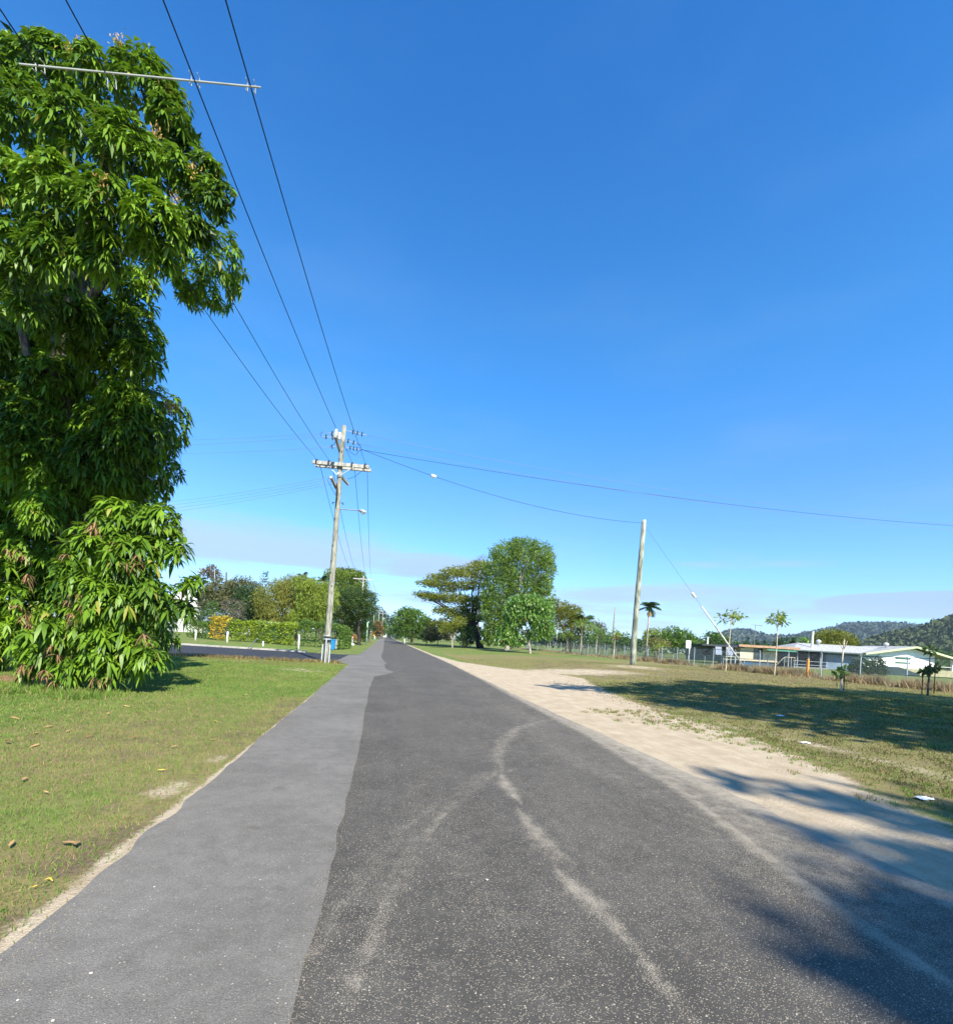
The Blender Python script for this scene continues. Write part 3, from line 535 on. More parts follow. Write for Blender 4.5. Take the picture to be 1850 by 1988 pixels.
# ------------------------------------------------------------------ trees left, across the side street
YG = foliage('leaf_yellow_green', (.10, .155, .018), (.24, .29, .03), .55, .3, .35)
OLV = foliage('leaf_olive', (.065, .075, .028), (.14, .14, .055), .6, .25, .3)
DKG = foliage('leaf_dark_green', (.020, .045, .012), (.050, .095, .022), .5, .35, .25)
MID = foliage('leaf_mid_green', (.035, .085, .015), (.095, .17, .03), .45, .4, .28)
BRT = foliage('leaf_bright_green', (.06, .13, .018), (.15, .25, .035), .45, .4, .35)
GRYF = foliage('leaf_grey_twig', (.15, .13, .10), (.27, .24, .18), .8, .1, .2)
RTR = foliage('leaf_raintree', (.075, .11, .014), (.22, .235, .025), .6, .25, .3)
PINE = foliage('leaf_pine', (.012, .028, .012), (.03, .055, .02), .6, .2, .15)
ORG = foliage('leaf_orange', (.33, .10, .03), (.50, .20, .06), .6, .3, .3, (.12, .12, .02), .2)
YEL = foliage('leaf_yellow', (.42, .26, .02), (.60, .42, .04), .5, .3, .35, (.1, .16, .02), .25)
LF = 'trees across the side street'
weep_cl = [(530, 1165, 36, 40), (575, 1150, 38, 36), (560, 1185, 50, 36), (610, 1165, 36, 40), (515, 1195, 20, 24), (600, 1195, 40, 28), (636, 1160, 22, 34), (548, 1140, 24, 18), (592, 1133, 26, 16)]
tree('weeping_tree', 'rounded weeping tree with fine drooping olive green foliage behind the hedge', (575, 1246), 62, weep_cl[:4]+weep_cl[4:5]+weep_cl[7:8], 30000, .26, foliage('leaf_weeping', (.11, .125, .022), (.23, .23, .045), .6, .2, .35), .25, mode='down', asp=.34, group=LF)
tree('weeping_tree', 'brighter yellow green weeping tree directly left of the big utility pole', (622, 1248), 60, [weep_cl[3], weep_cl[5], weep_cl[6], weep_cl[8]], 17000, .27, YG, .22, mode='down', asp=.34, group=LF)
tree('olive_tree', 'dull olive green bushy tree left of the weeping tree, above a grey shrub', (450, 1240), 66, [(430, 1146, 32, 22), (470, 1143, 34, 22), (440, 1168, 40, 20), (405, 1165, 20, 28)], 13000, .27, OLV, .2, group=LF)
tree('small_tree', 'dark green bushy tree between the olive tree and the weeping tree', (492, 1240), 63, [(482, 1165, 28, 30), (500, 1180, 24, 30), (470, 1195, 26, 24)], 9000, .26, DKG, .18, group=LF)
tree('dead_shrub', 'bare grey twiggy shrub in front of the olive tree', (452, 1240), 60, [(455, 1178, 24, 16), (458, 1200, 22, 14)], 2600, .20, GRYF, .1, cat='shrub', asp=.12)
tree('garden_shrub', 'dark garden shrub behind the left end of the hedge', (418, 1242), 58, [(408, 1205, 26, 22), (440, 1215, 26, 16), (475, 1222, 20, 14), (385, 1200, 16, 20)], 4200, .18, DKG, .1, cat='shrub')
tree('garden_shrub', 'small glossy green tree in front of the blue tin roof', (415, 1242), 57, [(412, 1180, 12, 14), (418, 1196, 14, 14)], 1200, .16, MID, .08, cat='shrub')
tree('gum_tree', 'far grey gum tree showing above the mango tip on the left', (420, 1240), 120, [(398, 1112, 10, 9), (412, 1108, 12, 10), (420, 1120, 12, 10)], 1400, .42, foliage('leaf_gum', (.07, .07, .04), (.19, .14, .09), .7, .1, .2), .2, bm=BARKG)
def pine(name, label, x, yb, yt, d, w, m=DKG, n=900):
    p = at(x, yb, d); t = at(x+(yb-yt)*.045, yt, d); z = float(th(p[0], p[1])); e = empty(name, (p[0], p[1], z)); tag(e, label, 'tree')
    MB().tube([(p[0], p[1], z-.1), ((p[0]+t[0])/2, (p[1]+t[1])/2, (z+t[2])/2), tuple(t)], [.16, .1, .02], 6).build('trunk', BARKG, e)
    hgt = t[2]-z; P, D = [], []
    for k in range(13):
        zz = z+hgt*(.45+.55*k/13); R = w*(1-.75*k/13)
        for q in range(6):
            a = random.uniform(0, 6.28)
            for s in np.linspace(.15, 1, 9): P.append((p[0]+math.cos(a)*R*s, p[1]+math.sin(a)*R*s, zz+.35*s*s*w)); D.append((math.cos(a), math.sin(a), .5))
    P = np.array(P); D = np.array(D)+R_.normal(0, .5, P.shape); tmesh('crown', leaf_quads(P, D, R_.uniform(.25, .5, len(P)), .25), [(0, 1, 2, 3)], m, e)
pine('norfolk_pine', 'slim young pine spire rising behind the olive tree', 507, 1235, 1110, 85, 1.3)
pc = [(680, 1165, 42, 15), (700, 1178, 34, 14), (655, 1180, 26, 15), (715, 1162, 18, 13), (690, 1150, 30, 13), (668, 1196, 26, 10), (720, 1185, 14, 9), (655, 1158, 20, 14), (700, 1192, 22, 8)]
tree('poinciana_tree', 'spreading feathery dark green tree with a slim dark trunk beside the road edge', (697, 1252), 66, pc, 22000, .28, foliage('leaf_poinciana', (.028, .062, .014), (.085, .135, .025), .55, .3, .3), .24, mode='flat', group=LF, bm=BARKD, fork=.62, asp=.3, nb=12)
tree('large_tree', 'large yellow green rounded tree standing behind the feathery tree', (660, 1240), 88, [(662, 1135, 34, 22), (690, 1135, 24, 20), (668, 1116, 36, 12), (692, 1122, 18, 10), (650, 1150, 26, 20), (698, 1150, 16, 18)], 11000, .32, foliage('leaf_lime', (.075, .13, .015), (.18, .24, .025), .5, .3, .35), .35, group=LF)
tree('large_tree', 'dark flat topped tree with rusty tips peeping above the yellow green one', (668, 1240), 100, [(664, 1110, 24, 7), (684, 1113, 22, 7), (655, 1118, 16, 6)], 2600, .34, foliage('leaf_rusty', (.045, .07, .015), (.16, .12, .03), .6, .2, .3), .3, mode='flat')
tree('garden_shrub', 'yellow green garden shrub beneath the feathery tree', (680, 1250), 70, [(672, 1216, 20, 13), (690, 1214, 16, 14), (664, 1232, 14, 12), (704, 1225, 9, 18)], 4600, .2, foliage('leaf_lime2', (.075, .12, .015), (.2, .24, .03), .5, .3, .35), .1, cat='shrub')
tree('croton_shrub', 'orange leaved shrub leaning out beside the hedge corner', (684, 1250), 62, [(672, 1228, 6, 6), (678, 1234, 7, 6), (685, 1239, 6, 6)], 900, .2, ORG, .05, cat='shrub', backs=False)
for (nm, lb, bx, d, cl, m, n) in (('roadside_tree', 'deep green tree behind the green steel post', (716, 1246), 92, [(712, 1205, 12, 14), (718, 1222, 12, 14), (704, 1240, 8, 8)], DKG, 2200),
        ('roadside_tree', 'dry reddish brown tree behind the pole that carries the orange signs', (735, 1240), 170, [(733, 1214, 8, 9), (738, 1224, 8, 8), (729, 1226, 7, 8)], foliage('leaf_redbrown', (.10, .06, .025), (.22, .14, .05), .7, .1, .2), 1500),
        ('roadside_tree', 'olive tree far down the left side of the road', (742, 1237), 230, [(741, 1214, 7, 8), (745, 1224, 6, 8), (736, 1206, 7, 6)], MID, 1300),
        ('roadside_tree', 'tall dark tree closing the far left end of the road', (738, 1236), 330, [(735, 1192, 14, 12), (745, 1200, 9, 12), (729, 1205, 8, 14), (748, 1215, 7, 14)], PINE, 1900),
        ('roadside_tree', 'dark tree straight above the distant vehicles', (757, 1236), 380, [(756, 1212, 9, 18), (764, 1215, 8, 16), (750, 1222, 5, 12)], PINE, 1700),
        ('roadside_tree', 'grey green tree above the distant white car', (771, 1238), 230, [(771, 1222, 6, 10), (777, 1224, 6, 10)], OLV, 1100)):
    tree(nm, lb, bx, d, cl, n, .0030*d if d > 120 else .28, m, .18+d/900, group='trees lining the far road', backs=False)
# distant tree belts that close the horizon
def belt(name, label, xs, ys, d, n, size, m, kind='stuff'):
    P = []
    X = R_.uniform(xs[0], xs[-1], n); T = np.interp(X, xs, ys)+R_.normal(0, 2.0, n)+2.5*np.sin(X*.35); 
    hz = 1233+.0577*(X-745); yy = T+(hz+2-T)*R_.uniform(0, 1, n)**1.3
    for x, y in zip(X, yy): P.append(at(x, y, d*random.uniform(.93, 1.1)))
    P = np.array(P); P[:, 2] = np.maximum(P[:, 2], .2); V = leaf_quads(P, R_.normal(0, 1, P.shape)+np.array((0, 0, .3)), R_.uniform(.6, 1.3, n)*size, .8)
    tag(tmesh(name, V, [(0, 1, 2, 3)], m), label, 'trees', None, kind)
belt('distant_trees', 'dense dark tree belt far beyond the houses on the left', [250, 380, 520, 640, 735, 760], [1190, 1195, 1200, 1195, 1195, 1222], 300, 7000, 1.8, DKG)
belt('distant_trees', 'dark tree belt far behind the chain link fence', [760, 830, 940, 1100, 1200, 1400, 1560, 1700, 2000], [1225, 1212, 1225, 1232, 1240, 1247, 1255, 1262, 1275], 210, 9000, 1.5, DKG)
# ------------------------------------------------------------------ hedge with short white posts
def hedge(name, label, pts, h, dpt, m, n, size, cat='hedge'):
    e = empty(name, (pts[0][0], pts[0][1], float(th(*pts[0])))); tag(e, label, cat); P, D = [], []
    tot = sum(math.dist(a, b) for a, b in zip(pts[:-1], pts[1:]))
    for a, b in zip(pts[:-1], pts[1:]):
        l = math.dist(a, b); k = int(n*l/tot); t = R_.uniform(0, 1, k); tx, ty = (b[0]-a[0])/l, (b[1]-a[1])/l; side = R_.uniform(0, 1, k)
        off = np.where(side < .6, -dpt/2*R_.uniform(.75, 1.08, k), R_.uniform(-dpt/2, dpt/2, k)); zz = np.where(side < .6, R_.uniform(.05, 1, k), R_.uniform(.88, 1.06, k))*h*(1+.07*np.sin(t*l*1.7)+.05*np.sin(t*l*4.1))
        px = a[0]+tx*t*l+ty*-off*-1; py = a[1]+ty*t*l-tx*-off
        px = a[0]+tx*t*l-ty*off; py = a[1]+ty*t*l+tx*off
        P.append(np.stack([px, py, zz+th(px, py)], 1)); D.append(R_.normal(0, 1, (k, 3)))
    P = np.concatenate(P); D = np.concatenate(D); tmesh('foliage', leaf_quads(P, D, R_.uniform(.6, 1.2, len(P))*size, .55), [(0, 1, 2, 3)], m, e)
    mb = MB(); 
    for a, b in zip(pts[:-1], pts[1:]):
        k = max(int(math.dist(a, b)/.7), 1)
        for i in range(k):
            t = (i+.5)/k; x, y = a[0]+(b[0]-a[0])*t, a[1]+(b[1]-a[1])*t; mb.tube([(x, y, float(th(x, y))), (x+.05, y, float(th(x, y))+h*.8)], [.03, .02], 5)
    mb.build('stems', BARKD, e)['kind'] = 'stuff'; return e
hp = []
for (x, y) in ((372, 1237), (440, 1244), (500, 1247), (580, 1254), (640, 1259), (667, 1257)):
    r = ray(x, y); hz = 1233+.0577*(x-745); p, _ = gt(x, y); hp.append((p[0], p[1]))
HG = foliage('leaf_hedge', (.13, .21, .016), (.33, .40, .03), .45, .35, .35, (.03, .06, .015), .2)
HG2 = foliage('leaf_hedge_dark', (.04, .095, .014), (.13, .20, .03), .5, .3, .3)
lp = lambda a, b, t: (a[0]+(b[0]-a[0])*t, a[1]+(b[1]-a[1])*t)
hedge('hedge', 'patchy low green hedge left of the golden shrub', [hp[0], lp(hp[0], hp[1], .75)], 1.5, 1.0, HG2, 2600, .17)
hedge('croton_hedge', 'golden orange leaved shrub set in the hedge', [lp(hp[0], hp[1], .7), lp(hp[1], hp[2], .12)], 2.0, 1.2, YEL, 1100, .2, 'shrub')
hedge('hedge', 'long clipped yellow green hedge across the side street', [lp(hp[1], hp[2], .08), hp[2], hp[3]], 1.75, 1.2, HG, 9000, .18)
hedge('hedge', 'darker green end of the hedge behind the big utility pole', [hp[3], hp[4], hp[5]], 2.0, 1.6, HG2, 6500, .18)
WHT = paint('white_paint', (.72, .71, .66), .55, .4, var=.12); GALV = paint('galvanised_steel', (.42, .44, .45), .45, .5, .35, .2, 20)
WOODP = bark('weathered_pole', (.15, .15, .12), (.33, .33, .27), 9); DKM = paint('dark_metal', (.03, .035, .04), .5, .4)
def vpost(name, label, cat, x, yb, yt, m, r=.05, group=None, d=None, n=8, lean=0, square=False, top=None):
    if d is None: p, d = gt(x, yb)
    else: p = at(x, yb, d); p[2] = float(th(p[0], p[1]))
    h = (at(x, yt, d)[2]-p[2]); o = MB()
    rr = r
    if square: o.bar(p-np.array((0, 0, .1)), (p[0]+lean, p[1], p[2]+h), 2*r, 2*r)
    else: o.tube([p-np.array((0, 0, .1)), (p[0]+lean*.5, p[1], p[2]+h*.5), (p[0]+lean, p[1], p[2]+h-.02), (p[0]+lean, p[1], p[2]+h)], [rr, rr, rr*.96, rr*.6], n)
    ob = o.build(name, m, None, smooth=not square); tag(ob, label, cat, group); return ob, p, h, d
for lab, x, yb, yt in (('short white post in front of the patchy hedge, nearest the mango', 380, 1243, 1223), ('short white post at the golden shrub in the hedge', 441.5, 1247, 1226),
                       ('low white post mostly sunk into the clipped hedge', 511, 1252, 1245), ('short white post at the dark end of the hedge', 580, 1257, 1232)):
    vpost('garden_post', lab, 'post', x, yb, yt, WHT, .07, 'short white posts along the hedge')
a_, d_ = gt(479.4, 1260); b_ = at(500, 1240, d_-.5)
tag(MB().tube([a_-np.array((0, 0, .1)), (a_+b_)/2, b_], .035, 7).build('leaning_post', GALV), 'grey metal post leaning hard to the right on the grass by the side street', 'post')
# bins beside the hedge corner
def bin_(label, x, yb, yt, m, w):
    p, d = gt(x, yb); h = at(x, yt, d)[2]-p[2]; e = empty('wheelie_bin', tuple(p)); tag(e, label, 'bin')
    fr = lambda l, a, z: (p[0]+l*cy+a*sy, p[1]-l*sy+a*cy, p[2]+z)
    b = MB(); n = 0
    for z, s in ((.06, .8), (h*.9, 1.0)):
        for (i, j) in ((-1, -1), (1, -1), (1, 1), (-1, 1)): b.v.append(fr(i*w/2*s, j*w*.6*s, z))
    b.f = [(0, 3, 2, 1), (4, 5, 6, 7), (0, 1, 5, 4), (1, 2, 6, 5), (2, 3, 7, 6), (3, 0, 4, 7)]; b.build('body', m, e)
    MB().box(-w*.56, w*.56, -w*.68, w*.7, h*.9, h*.97, fr).build('lid', m, e); MB().tube([fr(-w*.4, w*.76, h*.88), fr(w*.4, w*.76, h*.88)], .02, 6).build('handle', m, e)
    for s in (-1, 1): MB().tube([fr(s*w*.42, w*.5, .09), fr(s*w*.52, w*.5, .09)], .09, 10).build('wheel', DKM, e)
bin_('bright blue bin standing beside the hedge corner', 646.5, 1262, 1240.5, paint('blue_plastic', (.01, .20, .52), .4, .5, var=.1), .28)
bin_('pale grey bin standing right of the blue bin', 652.5, 1261, 1240.5, paint('grey_plastic', (.27, .28, .26), .5, .4, var=.1), .26)
# ------------------------------------------------------------------ trees on the right of the road
tree('roadside_tree', 'dense rounded bright green tree standing right of the far vehicles', (800, 1243), 112, [(785, 1200, 24, 18), (810, 1205, 24, 20), (775, 1218, 18, 16), (800, 1225, 26, 14), (825, 1215, 14, 18), (792, 1190, 20, 10)], 11000, .42, foliage('leaf_mango_far', (.045, .10, .012), (.13, .22, .03), .4, .45, .3), .35)
tree('roadside_bush', 'low green and straw bushes left of the spreading tree', (850, 1246), 104, [(835, 1230, 14, 12), (855, 1232, 16, 10), (872, 1232, 10, 12), (840, 1218, 10, 10)], 3800, .34, OLV, .1, cat='bush')
tree('roadside_bush', 'leafy green bush beside the rounded bright green tree', (828, 1244), 106, [(826, 1232, 11, 12), (838, 1238, 10, 8)], 1800, .34, MID, .1, cat='bush')
rt = [(900, 1112, 46, 8), (938, 1100, 28, 9), (848, 1132, 40, 7), (900, 1136, 34, 8), (836, 1158, 26, 8), (880, 1162, 46, 9), (930, 1166, 32, 10), (868, 1186, 34, 8), (905, 1199, 46, 8), (858, 1210, 30, 8), (818, 1154, 18, 6), (895, 1220, 40, 9), (925, 1128, 24, 9), (855, 1120, 26, 5), (912, 1180, 26, 9), (870, 1145, 20, 5)]
tree('rain_tree', 'wide umbrella shaped tree with layered yellow green foliage and a thick dark trunk', (932, 1258), 86, rt, 27000, .34, RTR, .62, mode='flat', bm=BARKD, fork=.42, asp=.5, nb=16, shell=(.2, 1.05))
tree('bare_tree', 'dead grey twiggy tree top showing above the layered umbrella tree', (930, 1250), 98, [(920, 1098, 16, 8), (938, 1090, 14, 10), (900, 1103, 14, 6)], 1600, .5, GRYF, .25, asp=.07, backs=False)
fig = [(980, 1075, 32, 22), (1015, 1065, 32, 20), (1048, 1075, 26, 24), (968, 1105, 34, 26), (1010, 1100, 40, 28), (1052, 1105, 26, 26), (972, 1140, 34, 24), (1015, 1140, 38, 26), (1050, 1138, 22, 20), (965, 1175, 28, 22), (990, 1190, 26, 24), (960, 1205, 20, 18), (1062, 1090, 14, 16), (1000, 1054, 12, 8), (945, 1150, 14, 20), (955, 1225, 18, 18), (945, 1188, 16, 18), (950, 1243, 14, 12), (985, 1215, 24, 22), (1020, 1180, 34, 26), (1060, 1165, 20, 20)]
tree('fig_tree', 'tallest tree, upright with light green foliage, right of the umbrella tree', (985, 1258), 76, fig, 56000, .28, foliage('leaf_fig', (.062, .118, .018), (.175, .265, .038), .5, .35, .3), .5, bm=BARKG, fork=.4, nb=15, shell=(.45, 1.06))
mac = [(1010, 1168, 26, 14), (1040, 1172, 28, 14), (1000, 1185, 24, 14), (1055, 1188, 20, 14), (1025, 1190, 30, 12), (1000, 1206, 22, 14), (1050, 1208, 26, 14), (985, 1222, 18, 14), (1062, 1222, 14, 14), (1000, 1240, 20, 12), (975, 1240, 14, 12), (1030, 1160, 18, 8), (1040, 1228, 18, 12)]
tree('small_tree', 'small tree with large drooping bright green leaves in front of the tallest tree', (1030, 1253), 64, mac, 11000, .36, foliage('leaf_large_bright', (.055, .13, .018), (.15, .27, .04), .4, .45, .3, (.35, .25, .06), .01), .16, mode='down', asp=.6, bm=BARKG, nb=13)
tree('vine_covered_stump', 'dark vine covered shrub at the left of the thick dark trunk', (905, 1259), 80, [(905, 1225, 12, 14), (902, 1243, 14, 14), (914, 1238, 10, 14)], 3600, .24, DKG, .2, cat='shrub')
tree('young_tree', 'small shaded tree with a pale trunk on the grass left of the vine covered shrub', (878, 1257), 78, [(876, 1215, 16, 9), (892, 1208, 16, 10), (865, 1222, 12, 7)], 2600, .24, RTR, .12, bm=BARKG)
tree('garden_tree', 'yellow green tree behind the fence right of the large leaved tree', (1100, 1250), 92, [(1085, 1178, 22, 14), (1105, 1188, 26, 16), (1090, 1205, 30, 18), (1120, 1205, 20, 18), (1075, 1190, 20, 16), (1110, 1225, 26, 16), (1135, 1220, 14, 14)], 9000, .30, foliage('leaf_golden', (.075, .105, .012), (.20, .20, .02), .5, .3, .35), .25)
tree('undergrowth', 'dark undergrowth behind the far end of the fence', (1090, 1256), 100, [(1060, 1243, 30, 9), (1110, 1246, 34, 9), (1160, 1250, 34, 8), (1210, 1253, 34, 8)], 4200, .34, DKG, .1, cat='bush')
for (nm, lb, bx, d, cl, m, n, s) in (
        ('casuarina_tree', 'thin grey green tree behind the fence, right of the coconut palms', (1163, 1255), 120, [(1156, 1215, 9, 12), (1168, 1222, 9, 14), (1160, 1232, 14, 10)], OLV, 1700, .4),
        ('garden_tree', 'low green trees either side of the far bare pole', (1198, 1256), 125, [(1188, 1238, 14, 9), (1208, 1236, 14, 9), (1222, 1243, 12, 7), (1176, 1246, 12, 6)], MID, 2000, .42),
        ('mango_tree', 'broad dull green tree crown directly right of the slender palm', (1278, 1262), 118, [(1262, 1234, 15, 13), (1282, 1236, 18, 14), (1268, 1247, 22, 10)], YG, 4200, .4),
        ('mango_tree', 'broad rounded green tree between the slender palm and the low houses', (1315, 1266), 104, [(1305, 1230, 20, 13), (1325, 1236, 20, 13), (1342, 1245, 15, 12), (1315, 1249, 26, 11), (1298, 1244, 16, 12)], foliage('leaf_mango_far', (.045, .10, .012), (.13, .22, .03)), 6500, .4),
        ('flowering_tree', 'sparse brownish tree at the foot of the slender palm', (1282, 1265), 88, [(1275, 1248, 16, 9), (1290, 1252, 14, 8), (1262, 1255, 12, 6)], foliage('leaf_brownish', (.09, .085, .03), (.20, .17, .06), .6, .2, .3), 1700, .28),
        ('paperbark_tree', 'loose leafy tree behind the white roof post of the low house', (1388, 1268), 92, [(1378, 1238, 12, 11), (1395, 1240, 14, 11), (1410, 1248, 10, 9), (1372, 1254, 16, 9)], MID, 2800, .38),
        ('garden_tree', 'dark leafy tree behind the cream house, left of the thin palm', (1532, 1262), 110, [(1518, 1246, 11, 8), (1530, 1250, 14, 8), (1510, 1254, 12, 6)], DKG, 1500, .42),
        ('banana_clump', 'yellow green banana like clump between the two houses', (1555, 1266), 96, [(1553, 1250, 12, 8), (1562, 1256, 8, 9), (1544, 1256, 10, 7)], BRT, 1200, .7),
        ('large_tree', 'wide golden green tree rising behind the white house', (1612, 1266), 112, [(1592, 1240, 18, 12), (1615, 1235, 22, 13), (1638, 1240, 20, 12), (1655, 1248, 12, 9), (1605, 1252, 30, 8)], foliage('leaf_golden', (.075, .105, .012), (.20, .20, .02)), 6200, .42),
        ('garden_shrub', 'tall leafy shrubs behind the fence in front of the blue wall', (1690, 1312), 52, [(1668, 1290, 12, 12), (1685, 1296, 16, 12), (1702, 1290, 10, 14), (1700, 1305, 18, 9), (1660, 1302, 14, 10)], DKG, 2600, .24),
        ('street_tree', 'green garden trees beyond the right end of the white house', (1835, 1300), 105, [(1815, 1290, 16, 10), (1850, 1292, 20, 12), (1880, 1290, 20, 14)], MID, 2200, .42)):
    tree(nm, lb, bx, d, cl, n, s, m, .2, cat='tree' if 'shrub' not in nm else 'shrub', backs='shrub' not in nm)
# ------------------------------------------------------------------ palms
PALM = foliage('palm_leaf', (.035, .075, .02), (.10, .16, .05), .45, .4, .25); PALMD = foliage('palm_leaf_dry', (.16, .12, .05), (.30, .24, .10), .7, .2, .2)
def palm(name, label, xb, yb, xt, yt, d, fl, nf=11, r=.13, m=PALM, dz=None, droop=1.0, trunkm=BARKG, skirt=False, shaft=False, leafw=.5):
    p = at(xb, yb, d); t = Vector(at(xt, yt, d)); z = float(th(p[0], p[1])); e = empty(name, (p[0], p[1], z)); tag(e, label, 'palm')
    MB().tube([(p[0], p[1], z-.1), (p[0]*.5+t.x*.5, p[1]*.5+t.y*.5, (z+t.z)/2), tuple(t)], [r*1.2, r*.85, r*.75], 9).build('trunk', trunkm, e, True)
    if shaft: MB().tube([tuple(t-Vector((0, 0, .1))), tuple(t+Vector((0, 0, .5))), tuple(t+Vector((0, 0, 1.0)))], [r*1.0, r*.9, r*.3], 8).build('crownshaft', m, e, True); t = t+Vector((0, 0, .9))
    for k in range(nf):
        a = 2*math.pi*k/nf+random.uniform(-.25, .25); el = random.uniform(.1, 1.15); dv = Vector((math.cos(a)*math.cos(el), math.sin(a)*math.cos(el), math.sin(el))); V = []; pts = []
        for i in range(15):
            s = i/14; c = t+dv*fl*s+Vector((0, 0, -1))*fl*droop*.75*s*s*(1.1-.3*math.sin(el)); pts.append(c)
        for i in range(1, 14):
            tg = (pts[i+1]-pts[i-1]).normalized(); sd = tg.cross(Vector((0, 0, 1))).normalized(); ll = fl*.34*math.sin(math.pi*(.12+.85*i/14))**.7
            for sgn in (-1, 1):
                for q in (0, .5):
                    b0 = pts[i].lerp(pts[min(i+1, 14)], q); dr = (sd*sgn*.85+tg*.55+Vector((0, 0, -.45+random.uniform(-.15, .15)))).normalized(); w_ = tg*fl*.016*2
                    V.append([b0-w_, b0+w_, b0+dr*ll+w_*.3, b0+dr*ll-w_*.3])
        fr = tmesh('frond', np.array([[tuple(q) for q in v] for v in V]), [(0, 1, 2, 3)], m, e)
    if skirt:
        P = np.tile(np.array(t-Vector((0, 0, .95))), (160, 1))+R_.normal(0, .16, (160, 3)); tmesh('fruit_stalks', leaf_quads(P, np.tile((0, 0, -1.), (160, 1))+R_.normal(0, .4, (160, 3)), R_.uniform(.2, .55, 160), .15), [(0, 1, 2, 3)], foliage('palm_fruit', (.35, .22, .08), (.5, .36, .16)), e)
palm('foxtail_palm', 'slender palm with an orange fruit skirt right of the bare pole', 1253, 1272, 1260, 1190, 78, 2.6, 10, .16, shaft=True, skirt=True, droop=.9)
palm('coconut_palm', 'coconut palm crown showing left of the other above the yellow green tree', 1108, 1250, 1108, 1190, 98, 3.6, 12, .2, droop=.8)
palm('coconut_palm', 'coconut palm with long arching fronds on the right flank of the yellow green tree', 1128, 1254, 1132, 1206, 92, 3.8, 12, .2, droop=.9)
palm('thin_palm', 'ragged thin palm between the cream house and the white house', 1537, 1264, 1538, 1239, 96, 2.4, 9, .15, droop=1.2, m=foliage('palm_dark', (.03, .06, .03), (.07, .12, .06)))
palm('garden_palm', 'palm fronds rising above the weeping tree next to the big pole', 625, 1240, 626, 1128, 82, 1.5, 9, .1, droop=.35)
palm('garden_palm', 'palm crown poking from the top of the olive weeping foliage', 590, 1240, 590, 1120, 84, 1.5, 9, .15, droop=.5, m=foliage('palm_olive', (.07, .10, .03), (.15, .19, .06)))
palm('garden_palm', 'small dark palm in front of the broad rounded green tree', 1272, 1262, 1273, 1238, 96, 1.7, 9, .14)
palm('garden_palm', 'small palm left of the cream house roof against the hill', 1431, 1266, 1431, 1249, 110, 1.6, 9, .14)
# ------------------------------------------------------------------ saplings with pale trunks in a row
SAPL = foliage('sapling_leaf', (.09, .16, .02), (.24, .30, .04), .45, .4, .4); SAPT = bark('sapling_bark', (.33, .27, .19), (.60, .52, .40), 12)
def sapling(label, xb, yb, xt, ytop, ylow, spread, n=220, leaf=.26, m=SAPL, d=None, r=.045, branches=4, bare=0, tm=SAPT):
    p, dd = gt(xb, yb); d = dd; e = empty('sapling', tuple(p)); tag(e, label, 'sapling', 'saplings planted along the fence'); t = Vector(at(xt, ytop, d)); lo = Vector(at(xt*.7+xb*.3, ylow, d)); s = d/FPX
    mb = MB(); mid = Vector(p).lerp(t, .5)+Vector((random.uniform(-.05, .05), 0, 0)); mb.tube([tuple(p-np.array((0, 0, .1))), tuple(p+np.array((0, 0, .1))), tuple(mid), tuple(t)], [r*1.3, r, r*.8, r*.3], 7); ends = []
    for k in range(branches):
        a = 2*math.pi*(k+.3)/max(branches, 1); st = lo.lerp(t, random.uniform(0, .3)); en = lo.lerp(t, random.uniform(.45, 1))+Vector((math.cos(a), math.sin(a)*.8, 0))*spread*s; mb.tube([tuple(st), tuple(st.lerp(en, .5)+Vector((0, 0, -.05))), tuple(en)], [r*.4, r*.3, r*.12], 5); ends.append(en-Vector((0, 0, random.uniform(0, .35))))
    mb.build('trunk', tm, e, True)
    if n:
        ends.append(t); P, D = [], []
        for en in ends:
            k = n//len(ends); q = R_.normal(0, .30*spread*s, (k, 3))*np.array((1, 1, .75)); P.append(np.array(en)+q); D.append(q/(.26*spread*s)*.6+R_.normal(0, .3, q.shape)+np.array((0, 0, -.25)))
        P = np.concatenate(P); tmesh('crown', leaf_quads(P, np.concatenate(D), R_.uniform(.6, 1.3, len(P))*leaf, .42), [(0, 1, 2, 3)], m, e)
    return e
SP2 = foliage('sapling_leaf_deep', (.055, .12, .02), (.15, .24, .04), .45, .4, .35)
sapling('farthest small leafy sapling, half hidden beside the large leaved tree', 1043, 1263.5, 1043.5, 1234, 1246, 6, 150, .3, SP2)
sapling('second farthest sapling with a leafy lime crown and forked pale stem', 1063, 1264.5, 1063, 1229, 1245, 9, 260, .3)
sapling('leafless pale stick of a sapling between two leafy ones', 1079.2, 1267.5, 1083, 1212, 1240, 3, 0, branches=1)
sapling('short sapling with yellowish leaves left of the taller full one', 1100.6, 1269, 1101, 1228, 1247, 9, 240, .32)
sapling('taller sapling with a full upright green crown', 1126.3, 1271.5, 1131, 1206, 1232, 12, 420, .3)
sapling('sapling with a compact deep green crown near the coconut palm fronds', 1156.7, 1276, 1160, 1224, 1245, 12, 420, .3, SP2)
e_ = sapling('sapling with a reddish patch of leaves in its crown', 1190.2, 1279, 1194, 1224, 1248, 8, 200, .28)
q = np.array(at(1196, 1236, gt(1190.2, 1279)[1]))+R_.normal(0, .16, (60, 3)); tmesh('red_leaves', leaf_quads(q, R_.normal(0, 1, q.shape), R_.uniform(.15, .3, 60), .5), [(0, 1, 2, 3)], foliage('leaf_red', (.25, .06, .04), (.4, .14, .09)), e_)
sapling('short sapling with a flat yellow crown right of the bare pole', 1276.4, 1286, 1280, 1250, 1262, 12, 200, .3)
